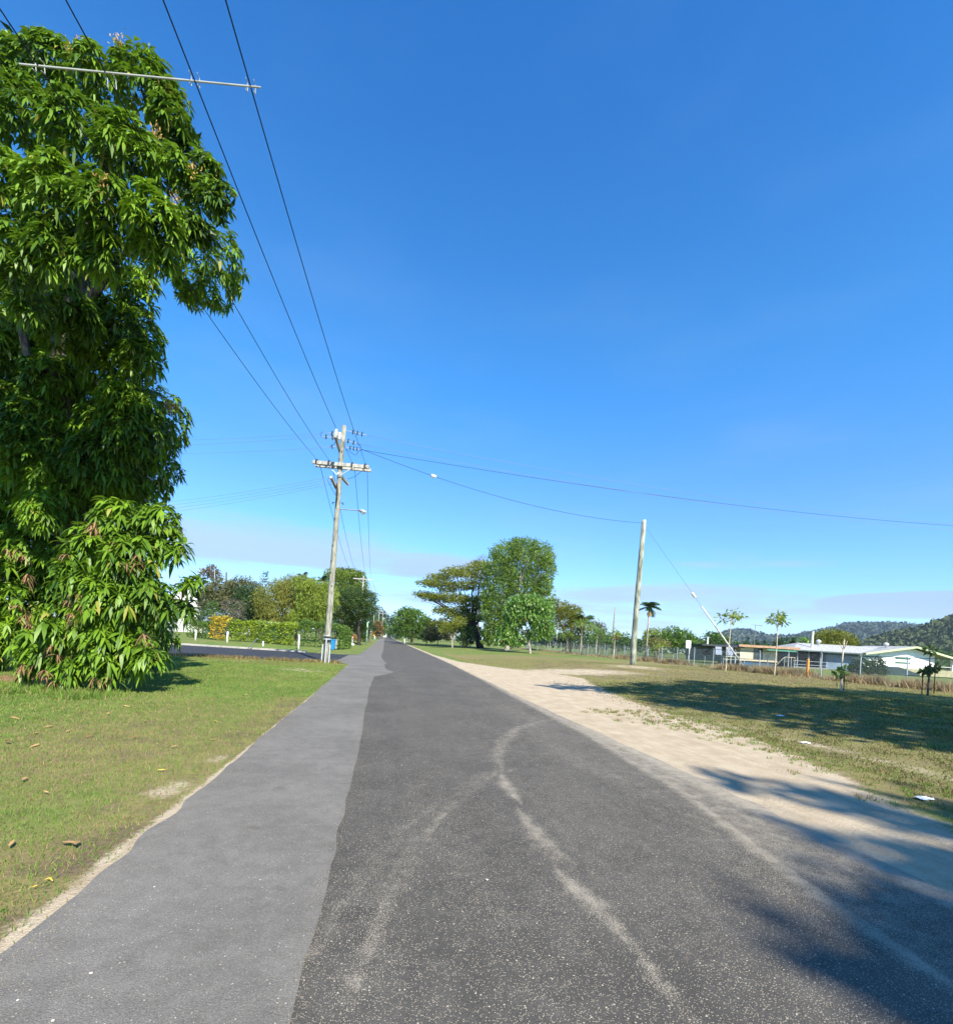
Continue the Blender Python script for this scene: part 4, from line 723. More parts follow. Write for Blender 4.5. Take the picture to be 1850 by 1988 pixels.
sapling('tall thin sapling with a flat three pronged top beside the guy wire', 1408, 1302.5, 1421, 1190, 1212, 17, 170, .32, branches=3)
sapling('tall thin sapling with two leafy bunches in front of the cream house', 1502.6, 1310.5, 1510, 1194, 1226, 11, 200, .32)
sapling('crooked mostly bare sapling with lime leaves half way up its stem', 1632.3, 1341.5, 1638, 1241, 1262, 8, 0, branches=3)
p_, d_ = gt(1632.3, 1341.5); q = np.array(at(1633, 1306, d_-.1))+R_.normal(0, .16, (70, 3)); o_ = [o for o in bpy.data.objects if o.get('label', '').startswith('crooked mostly')][0]
tmesh('leaves', leaf_quads(q, R_.normal(0, .8, q.shape)+np.array((0, 0, -.3)), R_.uniform(.15, .32, 70), .45), [(0, 1, 2, 3)], SAPL, o_)
sapling('dark multi stemmed sapling nearest the camera, beside wooden stakes', 1799.8, 1350.5, 1805, 1262, 1325, 9, 190, .24, foliage('leaf_shaded', (.03, .06, .02), (.08, .13, .03)), branches=3, tm=BARK)
for lab, x, yb, yt in (('thin dark stake tied beside the crooked sapling', 1637, 1340, 1306), ('dark stake left of the multi stemmed sapling', 1788.5, 1348, 1300), ('dark stake right of the multi stemmed sapling', 1812, 1347, 1287)):
    vpost('garden_stake', lab, 'stake', x, yb, yt, BARKD, .022, 'stakes beside the saplings', n=6)
# ------------------------------------------------------------------ big utility pole
PORC = paint('white_porcelain', (.70, .71, .72), .3, .6, var=.08); INSD = paint('dark_insulator', (.03, .04, .04), .35, .5); WIRE = paint('wire_dark', (.012, .012, .014), .6, .3); WIREG = paint('wire_grey', (.20, .20, .20), .5, .4)
ARM = bark('crossarm_timber', (.27, .26, .24), (.48, .47, .43), 6)
dp_ = 24.9; pb, _ = gt(632, 1286.5); PPT = Vector(at(668.5, 828, dp_)); PB = Vector(pb)
pole = empty('utility_pole', tuple(pb)); tag(pole, 'big weathered timber utility pole at the side street corner, two white insulators on top', 'utility pole')
pm = [PB-Vector((0, 0, .3))]+[Vector(at(x, y, dp_)) for x, y in ((636, 1240), (643, 1150), (650.5, 1050), (657, 965), (661, 905), (664.5, 868))]+[PPT]
pb_ = MB(); pb_.tube([tuple(q) for q in pm], [.195, .17, .15, .135, .125, .12, .115, .11], 14); pb_.build('shaft', WOODP, pole, True)
MB().lathe(tuple(PPT), [(.115, 0), (.12, .02), (.08, .05)], 12).build('cap', GALV, pole)
def on(y):                                     # centre of the pole at sheet row y
    ys = [1286, 1240, 1150, 1050, 965, 905, 868, 828]; xs = [632, 636, 643, 650.5, 657, 661, 664.5, 668.5]
    return Vector(at(float(np.interp(-y, [-q for q in ys], xs)), y, dp_))
# steel reinforcement at the foot
st = MB(); 
for (dx, dyy) in ((-.19, -.10), (.19, -.10), (0, -.23)):
    a = PB+Vector((dx*cy, -dx*sy+dyy, -.1)); st.bar(tuple(a), tuple(a+Vector((.02, 0, 1.05 if dx else 1.3))), .13 if dx else .12, .05)
st.build('foot_brace', paint('galvanised_plate', (.50, .53, .56), .4, .5, .3, .15, 8), pole)
for z, hh in ((1.22, .05), (1.38, .025)):
    q = PB.lerp(Vector(at(636, 1240, dp_)), .0)+Vector((.02, 0, z)); MB().lathe(tuple(q-Vector((0, 0, hh/2))), [(.205, 0), (.21, .01), (.21, hh), (.205, hh+.01)], 14).build('steel_band', GALV, pole)
Rr = Vector((cy, -sy, 0)); Ff = Vector((sy, cy, 0))
# arm across the road direction
aL, aR = Vector(at(607.5, 897, dp_-.2)), Vector(at(717, 907, dp_-.2)); arm = MB().bar(tuple(aL), tuple(aR), .12, .17).build('crossarm', ARM, pole)
aL2, aR2 = aL+Ff*.42-Vector((0, 0, .02)), aR+Ff*.42-Vector((0, 0, .02)); MB().bar(tuple(aL2), tuple(aR2), .12, .15).build('crossarm', ARM, pole)
for k in (.27, .73): MB().bar(tuple(aL.lerp(aR, k)-Vector((0, 0, .1))-Ff*.07), tuple(on(927)-Ff*.17), .04, .03).build('brace', paint('galv_bright', (.6, .6, .6), .4, .5, .2, .1), pole)
ins = []
for k in (.07, .29, .70, .93):
    c = aL.lerp(aR, k)+Ff*.1; MB().lathe(tuple(c+Vector((0, 0, .06))), [(.02, 0), (.05, .03), (.035, .06), (.05, .09), (.03, .13)], 8).build('insulator', INSD, pole); MB().box(-.03, .03, -.03, .03, -.14, .12, lambda l, a, z, c=c: tuple(c-Ff*.2+Rr*l+Ff*a+Vector((0, 0, z)))).build('arm_clamp', DKM, pole); ins.append(c+Vector((0, 0, .16)))
# short arms running along the road
def short_arm(y, a0, a1, w=.13, h=.13, ox=0, dirv=None):
    c = on(y); v = dirv or Vector((0, -1, 0)); return MB().bar(tuple(c+v*a0+Rr*ox), tuple(c+v*a1+Rr*ox), w, h).build('side_arm', ARM, pole)
n1_ = Vector(at(651, 846, 22.9)); n0_ = on(868)-Rr*.12; MB().bar(tuple(n1_), tuple(n0_+Vector((0, .6, -.1))), .13, .15).build('side_arm', ARM, pole)
for (x, y) in ((653, 841.5), (659.5, 848)):
    c = Vector(at(x, y, 23.1)); MB().lathe(tuple(c-Vector((0, 0, .05))), [(.02, -.12), (.09, 0), (.04, .03), (.105, .08), (.04, .11), (.095, .16), (.04, .2), (.07, .24), (.02, .27)], 14).build('top_insulator', PORC, pole, True)
n2_ = Vector(at(643, 926, 23.6)); MB().bar(tuple(n2_), tuple(on(944)+Ff*.4-Rr*.25), .12, .12).build('side_arm', ARM, pole)
n3_ = Vector(at(667, 925, 24.3)); MB().bar(tuple(on(922)-Ff*.25+Rr*.0), tuple(Vector(at(676, 940, 27.0))), .12, .13).build('side_arm', ARM, pole)
sp_ = on(958); MB().tube([tuple(sp_-Ff*.17-Rr*.06+Vector((0, 0, .5))), tuple(sp_-Ff*.175-Rr*.03), tuple(sp_-Ff*.18-Rr*.02-Vector((0, 0, .7)))], [.02, .06, .015], 6).build('split', BARKD, pole)
for y in (878, 893, 985, 1008, 1060, 1090, 1112, 1138): c = on(y)-Ff*.16+Rr*random.choice((-.05, .06)); MB().lathe(tuple(c), [(.02, -.03), (.035, 0), (.02, .04)], 6).build('bolt', DKM, pole)
for s in (-1, 1): c = on(976)+Rr*s*.17; MB().tube([tuple(c), tuple(c+Rr*s*.1), tuple(c+Rr*s*.12-Vector((0, 0, .1)))], .025, 6).build('step_bolt', DKM, pole)
l0, l1 = on(988)+Rr*.12, Vector(at(697, 991, dp_-.4)); MB().tube([tuple(l0), tuple((l0+l1)/2), tuple(l1)], .028, 7).build('lamp_arm', GALV, pole)
lh = MB(); l2 = Vector(at(711, 995, dp_-.5)); lh.tube([tuple(l1), tuple(l1.lerp(l2, .35)+Vector((0, 0, .02))), tuple(l1.lerp(l2, .8)), tuple(l2)], [.05, .10, .085, .03], 10); lh.build('street_lamp_head', GALV, pole, True)
MB().lathe(tuple(l1.lerp(l2, .55)-Vector((0, 0, .14))), [(.03, 0), (.075, .03), (.08, .06)], 10).build('lamp_lens', paint('lens', (.55, .55, .5), .2, .6), pole)
def strain(x0, y0, x1, y1, d, n=3):            # string of dark discs along a wire end
    a, b = Vector(at(x0, y0, d)), Vector(at(x1, y1, d)); m_ = MB(); m_.tube([tuple(a), tuple(b)], .018, 6); 
    t = (b-a).normalized(); m_.build('strain_fitting', GALV, pole)
    for k in range(n):
        c = a.lerp(b, .32+.45*k/max(n-1, 1)); MB().tube([tuple(c-t*.02), tuple(c), tuple(c+t*.02)], [.03, .13, .05], 10).build('strain_disc', INSD, pole)
    return b
st_ends = [strain(673, 836, 712, 845, 24.4), strain(669, 854, 692, 861, 25.1, 2), strain(671, 868, 700, 873, 25.6)]
stl = [strain(662, 846, 640, 840, 24.2, 2), strain(655, 851, 627, 847, 24.0, 2), strain(663, 867, 640, 868, 25.4, 2)]
for pts in (((627, 838), (622, 842), (624, 848)), ((700, 873), (690, 884), (672, 872)), ((640, 868), (648, 862), (655, 855)), ((705, 911), (712, 906), (690, 925), (675, 930)), ((644, 922), (636, 932), (645, 950), (652, 962)), ((692, 861), (700, 864), (702, 872))):
    MB().tube([tuple(at(x, y, dp_-.3)) for x, y in pts], .011, 5).build('jumper_wire', WIRE, pole)
# ------------------------------------------------------------------ wires
def wire(label, a, b, sag, r=.009, m=WIRE, group=None, n=26, mid=None, name='power_line'):
    a, b = Vector(a), Vector(b); P = []
    for i in range(n+1):
        t = i/n; p = a.lerp(b, t); p.z -= 4*sag*t*(1-t); P.append(tuple(p))
    o = MB().tube(P, r, 5).build(name, m, None, True); tag(o, label, 'wire', group); return P
WG = 'overhead wires to the camera side of the big pole'
lv = [((605, 890), [(75, 128, 8.7)], 'leftmost'), ((622, 886), [(215, 158, 8.75)], 'second from the left'), ((690, 899), [(378, 155, 8.8)], 'second from the right'), ((713, 904), [(487, 168, 8.85)], 'rightmost')]
bar_pts = []
for k, (a, q, w_) in enumerate(lv):
    A = ins[k]; tx, ty, tz = q[0]; r = ray(tx, ty); dd = (tz-H)/r[2]; B = Vector(at(tx, ty, dd)); bar_pts.append(B)
    # parabola from the pole through the spreader and on behind the camera to the next pole
    t1 = (A.y-B.y); slope = (B.x-A.x)/(B.y-A.y); endy = -26.0; Cx = A.x+slope*(endy-A.y); P = []
    # z(y): A.z at A.y, B.z at B.y, A.z at endy
    den = (B.y-A.y)*(B.y-endy); kq = (B.z-A.z)/den
    for i in range(61):
        y = A.y+(endy-A.y)*i/60; P.append((A.x+slope*(y-A.y), y, A.z+kq*(y-A.y)*(y-endy)))
    tag(MB().tube(P, .009, 5).build('power_line', WIRE, None, True), 'dark power line overhead crossing the spreader bar, %s of the four' % w_, 'wire', WG)
s0, s1 = bar_pts[0], bar_pts[3]; dv = (s1-s0); sb0, sb1 = s0-dv*.085-Vector((0, 0, .0)), s1+dv*.05
spr = empty('spreader_bar', tuple((sb0+sb1)/2)); tag(spr, 'long pale spreader bar clipped across the four overhead wires near the mango top', 'spreader bar')
MB().tube([tuple(sb0), tuple((sb0+sb1)/2), tuple(sb1)], .011, 8).build('rod', paint('fibreglass', (.36, .37, .35), .5, .4), spr)
for B in bar_pts:
    for o in (-.05, .05): MB().tube([tuple(B+Vector((o, -.05, .05))), tuple(B+Vector((o, .02, .07))), tuple(B+Vector((o, .05, -.04))), tuple(B+Vector((o, -.02, -.07)))], .005, 5).build('clip', paint('clip_white', (.5, .5, .48), .5, .4), spr)
# next poles down the road
def road_pole(label, X, Y, hgt, arms=True, m=WOODP, steel=False):
    z = 0.; e = empty('utility_pole', (X, Y, z)); tag(e, label, 'utility pole', 'utility poles down the left side of the road'); lean = .045*hgt*0
    MB().tube([(X, Y, -.1), (X+.1, Y, hgt*.5), (X+.12, Y, hgt)], [.17, .14, .12], 9).build('shaft', m, e, True); ends = []
    if arms:
        MB().bar((X-1.4, Y-.12, hgt-.5), (X+1.45, Y-.12, hgt-.5), .1, .14).build('crossarm', ARM, e)
        for s in (-1, 1): MB().bar((X+s*.75, Y-.14, hgt-.58), (X+.1, Y-.14, hgt-1.2), .035, .03).build('brace', GALV, e)
        for s in (-1.25, -.6, .62, 1.3): MB().lathe((X+s, Y-.12, hgt-.43), [(.02, 0), (.05, .03), (.03, .12)], 6).build('insulator', INSD, e); ends.append(Vector((X+s, Y-.12, hgt-.33)))
    return ends
py2 = at(705.5, 1122, 74); e2 = road_pole('second timber pole along the road, its crossarm showing above the feathery tree', py2[0]-.1, py2[1], py2[2]+.3)
MB().tube([(py2[0], py2[1]-.2, py2[2]-1.9), (py2[0]+1.3, py2[1]-.4, py2[2]-1.7), (py2[0]+1.9, py2[1]-.4, py2[2]-1.75)], [.03, .03, .07], 6)
prev = [i+Ff*.3 for i in ins]
for k in range(4): wire('power line from the big pole to the second pole, %s of four' % ('left outer', 'left inner', 'right inner', 'right outer')[k], prev[k], e2[k], 1.0, .012, WIRE, 'wires between the first and second poles')
p3 = at(722.9, 1242, 150); e3 = road_pole('pale timber pole carrying two orange signs', p3[0], p3[1], 8.9, False)
for k, (y, kind) in enumerate(((1227.2, 'd'), (1232.6, 'r'))):
    c = Vector(at(724.6, y, 149.5)); s = .62 if kind == 'd' else .5
    f = [c+Rr*s*a+Vector((0, 0, b*s)) for a, b in (((-1, 0), (0, -1), (1, 0), (0, 1)) if kind == 'd' else ((-1, -.7), (1, -.7), (1, .7), (-1, .7)))]
    tag(MB().poly([tuple(q) for q in f], tuple(Ff*.04)).build('warning_sign', paint('sign_orange', (.62, .30, .05), .5, .3, var=.08)), ('diamond shaped orange sign, upper of two on the pale pole', 'rectangular orange sign, lower of two on the pale pole')[k], 'sign')
prevE = e2
for k, (Y, h_) in enumerate(((178, 11.0), (205, 11.2), (262, 11), (318, 11), (380, 11))):
    e4 = road_pole(('fourth timber pole, just beyond the orange signs', 'fifth timber pole, taller looking with a lamp bracket', 'sixth timber pole, small against the dark trees', 'seventh timber pole, tiny above the far van', 'farthest tiny timber pole at the end of the road')[k], (-2.6, -1.4, -1.2, -.8, -.5)[k], Y, h_)
    if k in (1, 3):
        for q in range(4): tag(MB().tube([tuple(prevE[q]), tuple(prevE[q].lerp(e4[q], .5)-Vector((0, 0, .9))), tuple(e4[q])], .02, 4).build('power_line', WIREG), 'far line span %d past the second pole, %s' % (k+1, ('left outer', 'left inner', 'right inner', 'right outer')[q]), 'wire', 'far wires above the road')
        prevE = e4
vpost('steel_post', 'pale green steel post on the grass beyond the feathery tree', 'post', 711.5, 1249.2, 1207.7, paint('pale_green', (.26, .40, .28), .5, .3), .13, n=10)
# side street high voltage lines
for k, (E_, far, lab) in enumerate(((st_ends[0], (2450, 1022, 48), 'upper'), (st_ends[1], (2450, 1030, 48), 'middle'), (st_ends[2], (2450, 1025, 48), 'lower'))):
    wire('long thin high wire from the big pole to the right edge, %s of three' % lab, E_, at(*far), 2.2-(k == 2)*.3, .011 if k == 2 else .007, WIRE if k == 2 else WIREG, 'high wires to the right', 40)
for k, (E_, far, lab) in enumerate(((stl[0], (-40, 838, 34), 'upper'), (stl[1], (-40, 852, 34), 'middle'), (stl[2], (-40, 862, 34), 'lower'))):
    wire('faint high wire from the big pole leftward behind the mango, %s of three' % lab, E_, at(*far), .5, .006, WIREG, 'high wires to the left')
for k in range(4):
    wire('faint low service wire running left from the side arm, %s' % ('top', 'upper middle', 'lower middle', 'bottom')[k], at(640+k*2.2, 926+k*4.5, 23.9), at(-30, 985+k*9, 36), .7, .006, WIREG, 'service wires to the left')
# ------------------------------------------------------------------ bare stay pole, its cable and its guy
rb, rd = gt(1228, 1293.5); rt_ = Vector(at(1250, 1010.5, rd)); RB = Vector(rb); sp2 = empty('stay_pole', tuple(rb)); tag(sp2, 'bare greenish timber stay pole standing alone on the verge', 'pole')
MB().tube([tuple(RB-Vector((0, 0, .3))), tuple(RB+Vector((0, 0, .4)))]+[tuple(at(x, y, rd)) for x, y in ((1231, 1235), (1237, 1160), (1243, 1090))]+[tuple(rt_)], [.235, .22, .21, .20, .185, .165], 14).build('shaft', bark('lichen_pole', (.12, .13, .095), (.36, .37, .29), 5), sp2, True)
MB().lathe(tuple(rt_-Vector((0, 0, .25))), [(.175, 0), (.185, .01), (.185, .06), (.175, .07)], 12).build('steel_band', GALV, sp2)
MB().lathe(tuple(rt_), [(.165, 0), (.16, .03), (.08, .05)], 12).build('cap', GALV, sp2)
ca, cb = Vector(at(702, 872, 25.6)), rt_-Vector((0, 0, .2)); wp = wire('stay cable sagging from the big pole to the bare pole', ca, cb, .75, .012, WIRE)
ki = min(range(len(wp)), key=lambda i: abs((Vector(wp[i])-Vector(at(828, 916, 27))).dot(Rr))); c = Vector(wp[ki]); t = (Vector(wp[ki+1])-c).normalized()
tag(MB().tube([tuple(c-t*.16), tuple(c-t*.14), tuple(c+t*.14), tuple(c+t*.16)], [.03, .09, .09, .03], 10).build('cable_insulator', PORC), 'white strain insulator on the stay cable between the poles', 'insulator')
ga, gd = gt(1449, 1302.5); GA = Vector(ga); g1 = rt_-Vector((0, 0, .3)); guy = empty('guy_wire', tuple(ga)); tag(guy, 'guy wire from the bare pole to the ground with a long white plastic guard', 'guy wire')
tt = lambda x: g1.lerp(GA, x); MB().tube([tuple(g1), tuple(tt(.5)), tuple(GA)], .012, 5).build('cable', WIREG, guy)
MB().tube([tuple(tt(.52)), tuple(tt(.75)), tuple(tt(.985))], .065, 10).build('guard', paint('white_pvc', (.66, .67, .67), .4, .5, var=.05), guy, True)
MB().tube([tuple(tt(.425)), tuple(tt(.43)), tuple(tt(.455)), tuple(tt(.46))], [.04, .11, .11, .04], 9).build('guy_insulator', PORC, guy)
bp, bd = gt(1188.4, 1253), 110; b0 = at(1188.4, 1255, 110); tag(MB().tube([(b0[0], b0[1], 0), tuple(at(1191, 1215, 110)), tuple(at(1194, 1179, 110))], [.2, .17, .15], 8).build('bare_pole', WOODP, None, True), 'bare brown pole far behind the fence, left of the stay pole', 'pole')
# ------------------------------------------------------------------ chain link fence parallel to the road
FX = 31.5; fence = empty('chain_link_fence', (FX, 17.9, .25)); tag(fence, 'long chain link fence with galvanised posts along the back of the vacant verge', 'fence')
posts = [17.9+2.93*k for k in range(31)]; FH = 1.82
FP = paint('fence_steel', (.55, .60, .64), .5, .4, .3, .2, 10)
for y in posts: z = float(th(FX, y)); MB().tube([(FX, y, z-.1), (FX, y, z+FH), (FX-.06, y, z+FH+.08)], [.034, .034, .02], 7).build('post', FP, fence)
MB().tube([(FX, y, float(th(FX, y))+FH) for y in posts], .022, 6).build('top_rail', paint('dark_rail', (.05, .065, .07), .5, .4), fence)
MB().tube([(FX, y, float(th(FX, y))+.75) for y in posts[:3]], .02, 6).build('mid_rail', paint('dark_rail', (.05, .065, .07), .5, .4), fence)
V = []
for (ya, yb) in zip(posts[:-1], posts[1:]):
    z0, z1 = float(th(FX, ya)), float(th(FX, yb)); s_ = .10; Lp = yb-ya
    if ya > 75: s_ = .16
    k = -FH
    while k < Lp:
        for sg in (1, -1):
            y0, y1 = max(k, 0), min(k+FH, Lp); za, zb = y0-k, y1-k
            if sg < 0: za, zb = FH-za, FH-zb
            r_ = .0032
            A = np.array((FX, ya+y0, z0+(z1-z0)*y0/Lp+za)); B = np.array((FX, ya+y1, z0+(z1-z0)*y1/Lp+zb)); n_ = np.array((0, -(zb-za), (y1-y0))); n_ = n_/(np.linalg.norm(n_)+1e-9)*r_; x_ = np.array((r_, 0, 0))
            V.append([A+x_, A+n_, A-x_, A-n_, B+x_, B+n_, B-x_, B-n_])
        k += s_
tmesh('wire_mesh', np.array(V), [(0, 1, 5, 4), (1, 2, 6, 5), (2, 3, 7, 6), (3, 0, 4, 7)], paint('fence_wire', (.30, .33, .34), .5, .4, .4), fence)
f2 = empty('garden_fence', (36, 22, .2)); tag(f2, 'lower blue green mesh fence round the gardens behind the chain link fence', 'fence'); FG = paint('green_mesh', (.05, .13, .12), .6, .3)
ps = [(35.5, 36+3*k) for k in range(17)]
for (x, y) in ps: MB().tube([(x, y, .1), (x, y, 1.35)], .025, 6).build('post', paint('fence_steel', (.4, .45, .5)), f2)
MB().tube([(x, y, 1.33) for x, y in ps], .018, 5).build('top_rail', FG, f2)
V = []
for (a, b) in zip(ps[:-1], ps[1:]):
    for z in np.linspace(.15, 1.3, 16): V.append([(a[0], a[1], z), (a[0], a[1], z+.012), (b[0], b[1], z+.012), (b[0], b[1], z)])
    for q in np.linspace(0, 1, 40): y = a[1]+3*q; V.append([(a[0]+.01, y, .12), (a[0]+.01, y+.01, .12), (a[0]+.01, y+.01, 1.3), (a[0]+.01, y, 1.3)])
tmesh('mesh_panel', np.array(V), [(0, 1, 2, 3)], FG, f2)
ob, p, h, d = vpost('sign_post', 'white rectangular sign on a post at the chain link fence', 'sign', 1337, 1277, 1254, WHT, .04, d=onx(1336, 31.2, 1270)[1])
c = Vector(at(1336, 1250.5, d)); sg = MB().box(-.26, .26, -.02, .02, -.42, .38, lambda l, a, z: tuple(c+Rr*l+Ff*a+Vector((0, 0, z)))).build('sign_plate', paint('sign_white', (.72, .73, .72), .5, .3, var=.06)); sg.parent = ob
d_o = onx(1571, 31.2, 1300)[1]; pp = at(1571, 1311, d_o); zz = at(1571.5, 1279.5, d_o)[2]
tag(MB().tube([(pp[0]-.2, pp[1], .1), (pp[0]-.2, pp[1], zz-.02), (pp[0]-.2, pp[1], zz)], [.09, .09, .06], 10).build('marker_post', paint('orange_plastic', (.70, .30, .06), .5, .4, var=.08)), 'orange marker post standing in the weeds at the fence', 'post')
# ------------------------------------------------------------------ houses
class Loc:                                     # frame at depth d: l to the right, a away, z up
    def __init__(s, x, d, turn=0.):
        s.d = d; s.c, s.s = math.cos(YAW+turn), math.sin(YAW+turn); s.o = Vector(at(x, 1280, d)); s.o.z = 0; s.turn = turn
    def __call__(s, l, a, z): return (s.o.x+l*s.c+a*s.s, s.o.y-l*s.s+a*s.c, z)
    def lz(s, x, y):
        r = ray(x, y); nx, ny = s.s, s.c; t = (s.o.x*nx+s.o.y*ny)/(r[0]*nx+r[1]*ny); p = (r[0]*t-s.o.x, r[1]*t-s.o.y); return p[0]*s.c-p[1]*s.s, H+r[2]*t
def panel(fr, x0, y0, x1, y1, a0, a1, name, m, parent, mb=None):
    l0, z0 = fr.lz(x0, y0); l1, z1 = fr.lz(x1, y1); b = MB().box(l0, l1, a0, a1, z0, z1, fr); return b.build(name, m, parent)
def clad(name, c, n=9., rough=.6):              # weatherboard: lines are part of the surface
    if name in _pm: return _pm[name]
    b = NB(name); sp_ = b.n('ShaderNodeSeparateXYZ'); b.L.new(b.pos(), sp_.inputs[0]); f = b.math('FRACT', b.math('MULTIPLY', sp_.outputs[2], n/1.)); b.bump(f, .6, .02)
    _pm[name] = b.fin(b.mix(b.ramp(b.noise(1.5), .3, .7), tuple(q*.88 for q in c), c), rough, .3); return _pm[name]
GLS = paint('window_glass', (.03, .045, .05), .12, .6, var=.3); GLD = paint('verandah_shade_dark', (.02, .022, .022), .5, .2)
CREAM = clad('cream_wall', (.62, .52, .36), .0001); WW = clad('white_weatherboard', (.88, .88, .82), 6); RUST = paint('rusty_fascia', (.36, .22, .14), .7, .2); TGRN = paint('green_trim', (.03, .13, .09), .5, .4); ROOFG = paint('grey_tin_roof', (.33, .33, .32), .75, .2, .0, .25, 1.2, (3, 3, .3)); LIME = paint('lime_fascia', (.44, .50, .30), .6, .3); SLATE = paint('blue_grey_wall', (.14, .20, .27), .6, .3, scale=.8)
# cream house
fr = Loc(1470, 68); ch = empty('cream_house', fr(0, 0, .2)); tag(ch, 'low cream house with rusty edged flat roof, dark framed window and green awning', 'house')
l0, z0 = fr.lz(1435, 1287); l1, z1 = fr.lz(1509.5, 1266); zt = fr.lz(1435, 1254.5)[1]
MB().box(l0, l1, 0, 7, z0+.35, zt, fr).build('wall', CREAM, ch); MB().box(l0+.3, l1-.3, .2, 6.8, 0, z0+.4, fr).build('base', paint('blue_grey_base', (.10, .13, .16), .8, .2), ch)
MB().box(l0-.6, l1+2.6, -.7, 7.6, zt, zt+.22, fr).build('roof', ROOFG, ch); MB().box(l0-.62, l1+2.65, -.76, -.7, zt-.06, zt+.26, fr).build('fascia', RUST, ch)
def window(fr, parent, l0, l1, z0, z1, a=-.03, nx=2, nz=2, fm=DKM, gm=GLS, name='window'):
    w = MB(); t = .05; w.box(l0, l1, a, a+.06, z0, z0+t, fr); w.box(l0, l1, a, a+.06, z1-t, z1, fr)
    for i in range(nx+1): c = l0+(l1-l0-t)*i/nx; w.box(c, c+t, a+.003, a+.057, z0+t, z1-t, fr)
    for i in range(1, nz): c = z0+(z1-z0)*i/nz; w.box(l0+t, l1-t, a+.006, a+.054, c-t/2, c+t/2, fr)
    o = w.build(name, fm, parent); MB().box(l0+t, l1-t, a+.02, a+.035, z0+t, z1-t, fr).build('pane', gm, o); return o
wl0 = fr.lz(1461, 1286)[0]; wl1 = fr.lz(1479, 1286)[0]; window(fr, ch, wl0, wl1, z0+.62, zt-.12, nx=2, nz=3)
al0 = fr.lz(1480, 1270)[0]; al1 = fr.lz(1536, 1270)[0]
b = MB(); b.poly([fr(al0, -.05, zt-.05), fr(al0, -1.3, zt-.42), fr(al0, -1.3, zt-.36), fr(al0, -.05, zt+.0)], Vector(fr(al1, 0, 0))-Vector(fr(al0, 0, 0))); b.build('awning', paint('green_awning', (.06, .18, .12), .6, .3), ch)
MB().box(l1+.05, l1+2.4, 1.2, 4, z0+.4, zt-.02, fr).build('porch_opening', paint('dark_opening', (.02, .04, .035), .6, .3), ch)  # solid dark block for the porch opening, its inner shade painted in
# verandah left of the cream wall
vl0 = fr.lz(1362, 1262)[0]; MB().box(vl0, l0-.05, 1.6, 5, .6, zt-.25, fr).build('back_wall', paint('dull_green_wall', (.12, .15, .12), .7, .2), ch)
MB().box(vl0-.3, l0+.3, -.6, 5.4, zt-.2, zt+.02, fr).build('verandah_roof', paint('dark_roof', (.04, .045, .05), .6, .3), ch)
rl = MB(); va = fr.lz(1397, 1280)[0]
for z in (.95, 1.35, 1.95): rl.box(va, l0-.1, -.35, -.29, z, z+.07, fr)
for i in range(5): c = va+(l0-.16-va)*i/4; rl.box(c, c+.08, -.36, -.28, .1, 2.0, fr)
rl.build('railing', paint('pale_rail', (.58, .60, .52), .6, .3), ch); window(fr, ch, vl0+.8, vl0+2.0, 1.5, zt-.5, 1.55, 2, 1)
for k, (x0, x1) in enumerate(((1372, 1396), (1392, 1418))):
    a0_, a1_ = fr.lz(x0, 1270)[0], fr.lz(x1, 1270)[0]; w_ = a1_-a0_; top = zt-.25
    b = MB(); b.poly([fr(a0_+w_*.5, -.5, top), fr(a1_, -.5, top), fr(a1_-w_*.5, -2.4, top-1.15), fr(a0_, -2.4, top-1.15)], (0, 0, .04)); b.build('shade_blind', paint('grey_shade_cloth', (.22, .25, .30), .7, .2), ch)
MB().box(l0+.2, l0+1.5, -.5, -.1, .1, .7, fr).build('water_tub', paint('tub_blue', (.05, .13, .25), .5, .3), ch)
b = MB(); s0_, s1_ = fr.lz(1492, 1290), fr.lz(1512, 1275); b.bar(fr(s0_[0], -1.2, s0_[1]-.3), fr(s1_[0], -1.2, s1_[1]), .07, .07); b.bar(fr(s1_[0], -1.2, s1_[1]), fr(al1-.3, -1.2, s1_[1]), .07, .07); b.bar(fr(s1_[0], -1.2, s1_[1]-.6), fr(al1-.3, -1.2, s1_[1]-.6), .07, .07)
for q in (0, .33, .66, 1): lx = s1_[0]+(al1-.3-s1_[0])*q; b.bar(fr(lx, -1.2, .1), fr(lx, -1.2, s1_[1]), .06, .06)
b.build('step_rail', paint('timber_rail', (.45, .38, .28), .7, .2), ch)
an = Vector(fr(*[fr.lz(1479, 1262)[0], 2, zt])); b = MB(); b.tube([tuple(an), tuple(an+Vector((0, 0, 3.4)))], .035, 5); b.tube([tuple(an+Vector((-.7, 0, 3.3))), tuple(an+Vector((1.1, 0, 3.2)))], .02, 4); b.tube([tuple(an+Vector((-2.4, 0, 1.7))), tuple(an+Vector((.7, 0, 1.7)))], .02, 4); b.tube([tuple(an+Vector((-2.4, 0, 1.7))), tuple(an+Vector((-4.4, 0, .1)))], .02, 4)
for k in range(5): b.tube([tuple(an+Vector((.2+.2*k, -.3, 3.25))), tuple(an+Vector((.2+.2*k, .3, 3.25)))], .015, 4)
tag(b.build('television_antenna', WIREG), 'thin television antenna on the cream house roof', 'antenna')
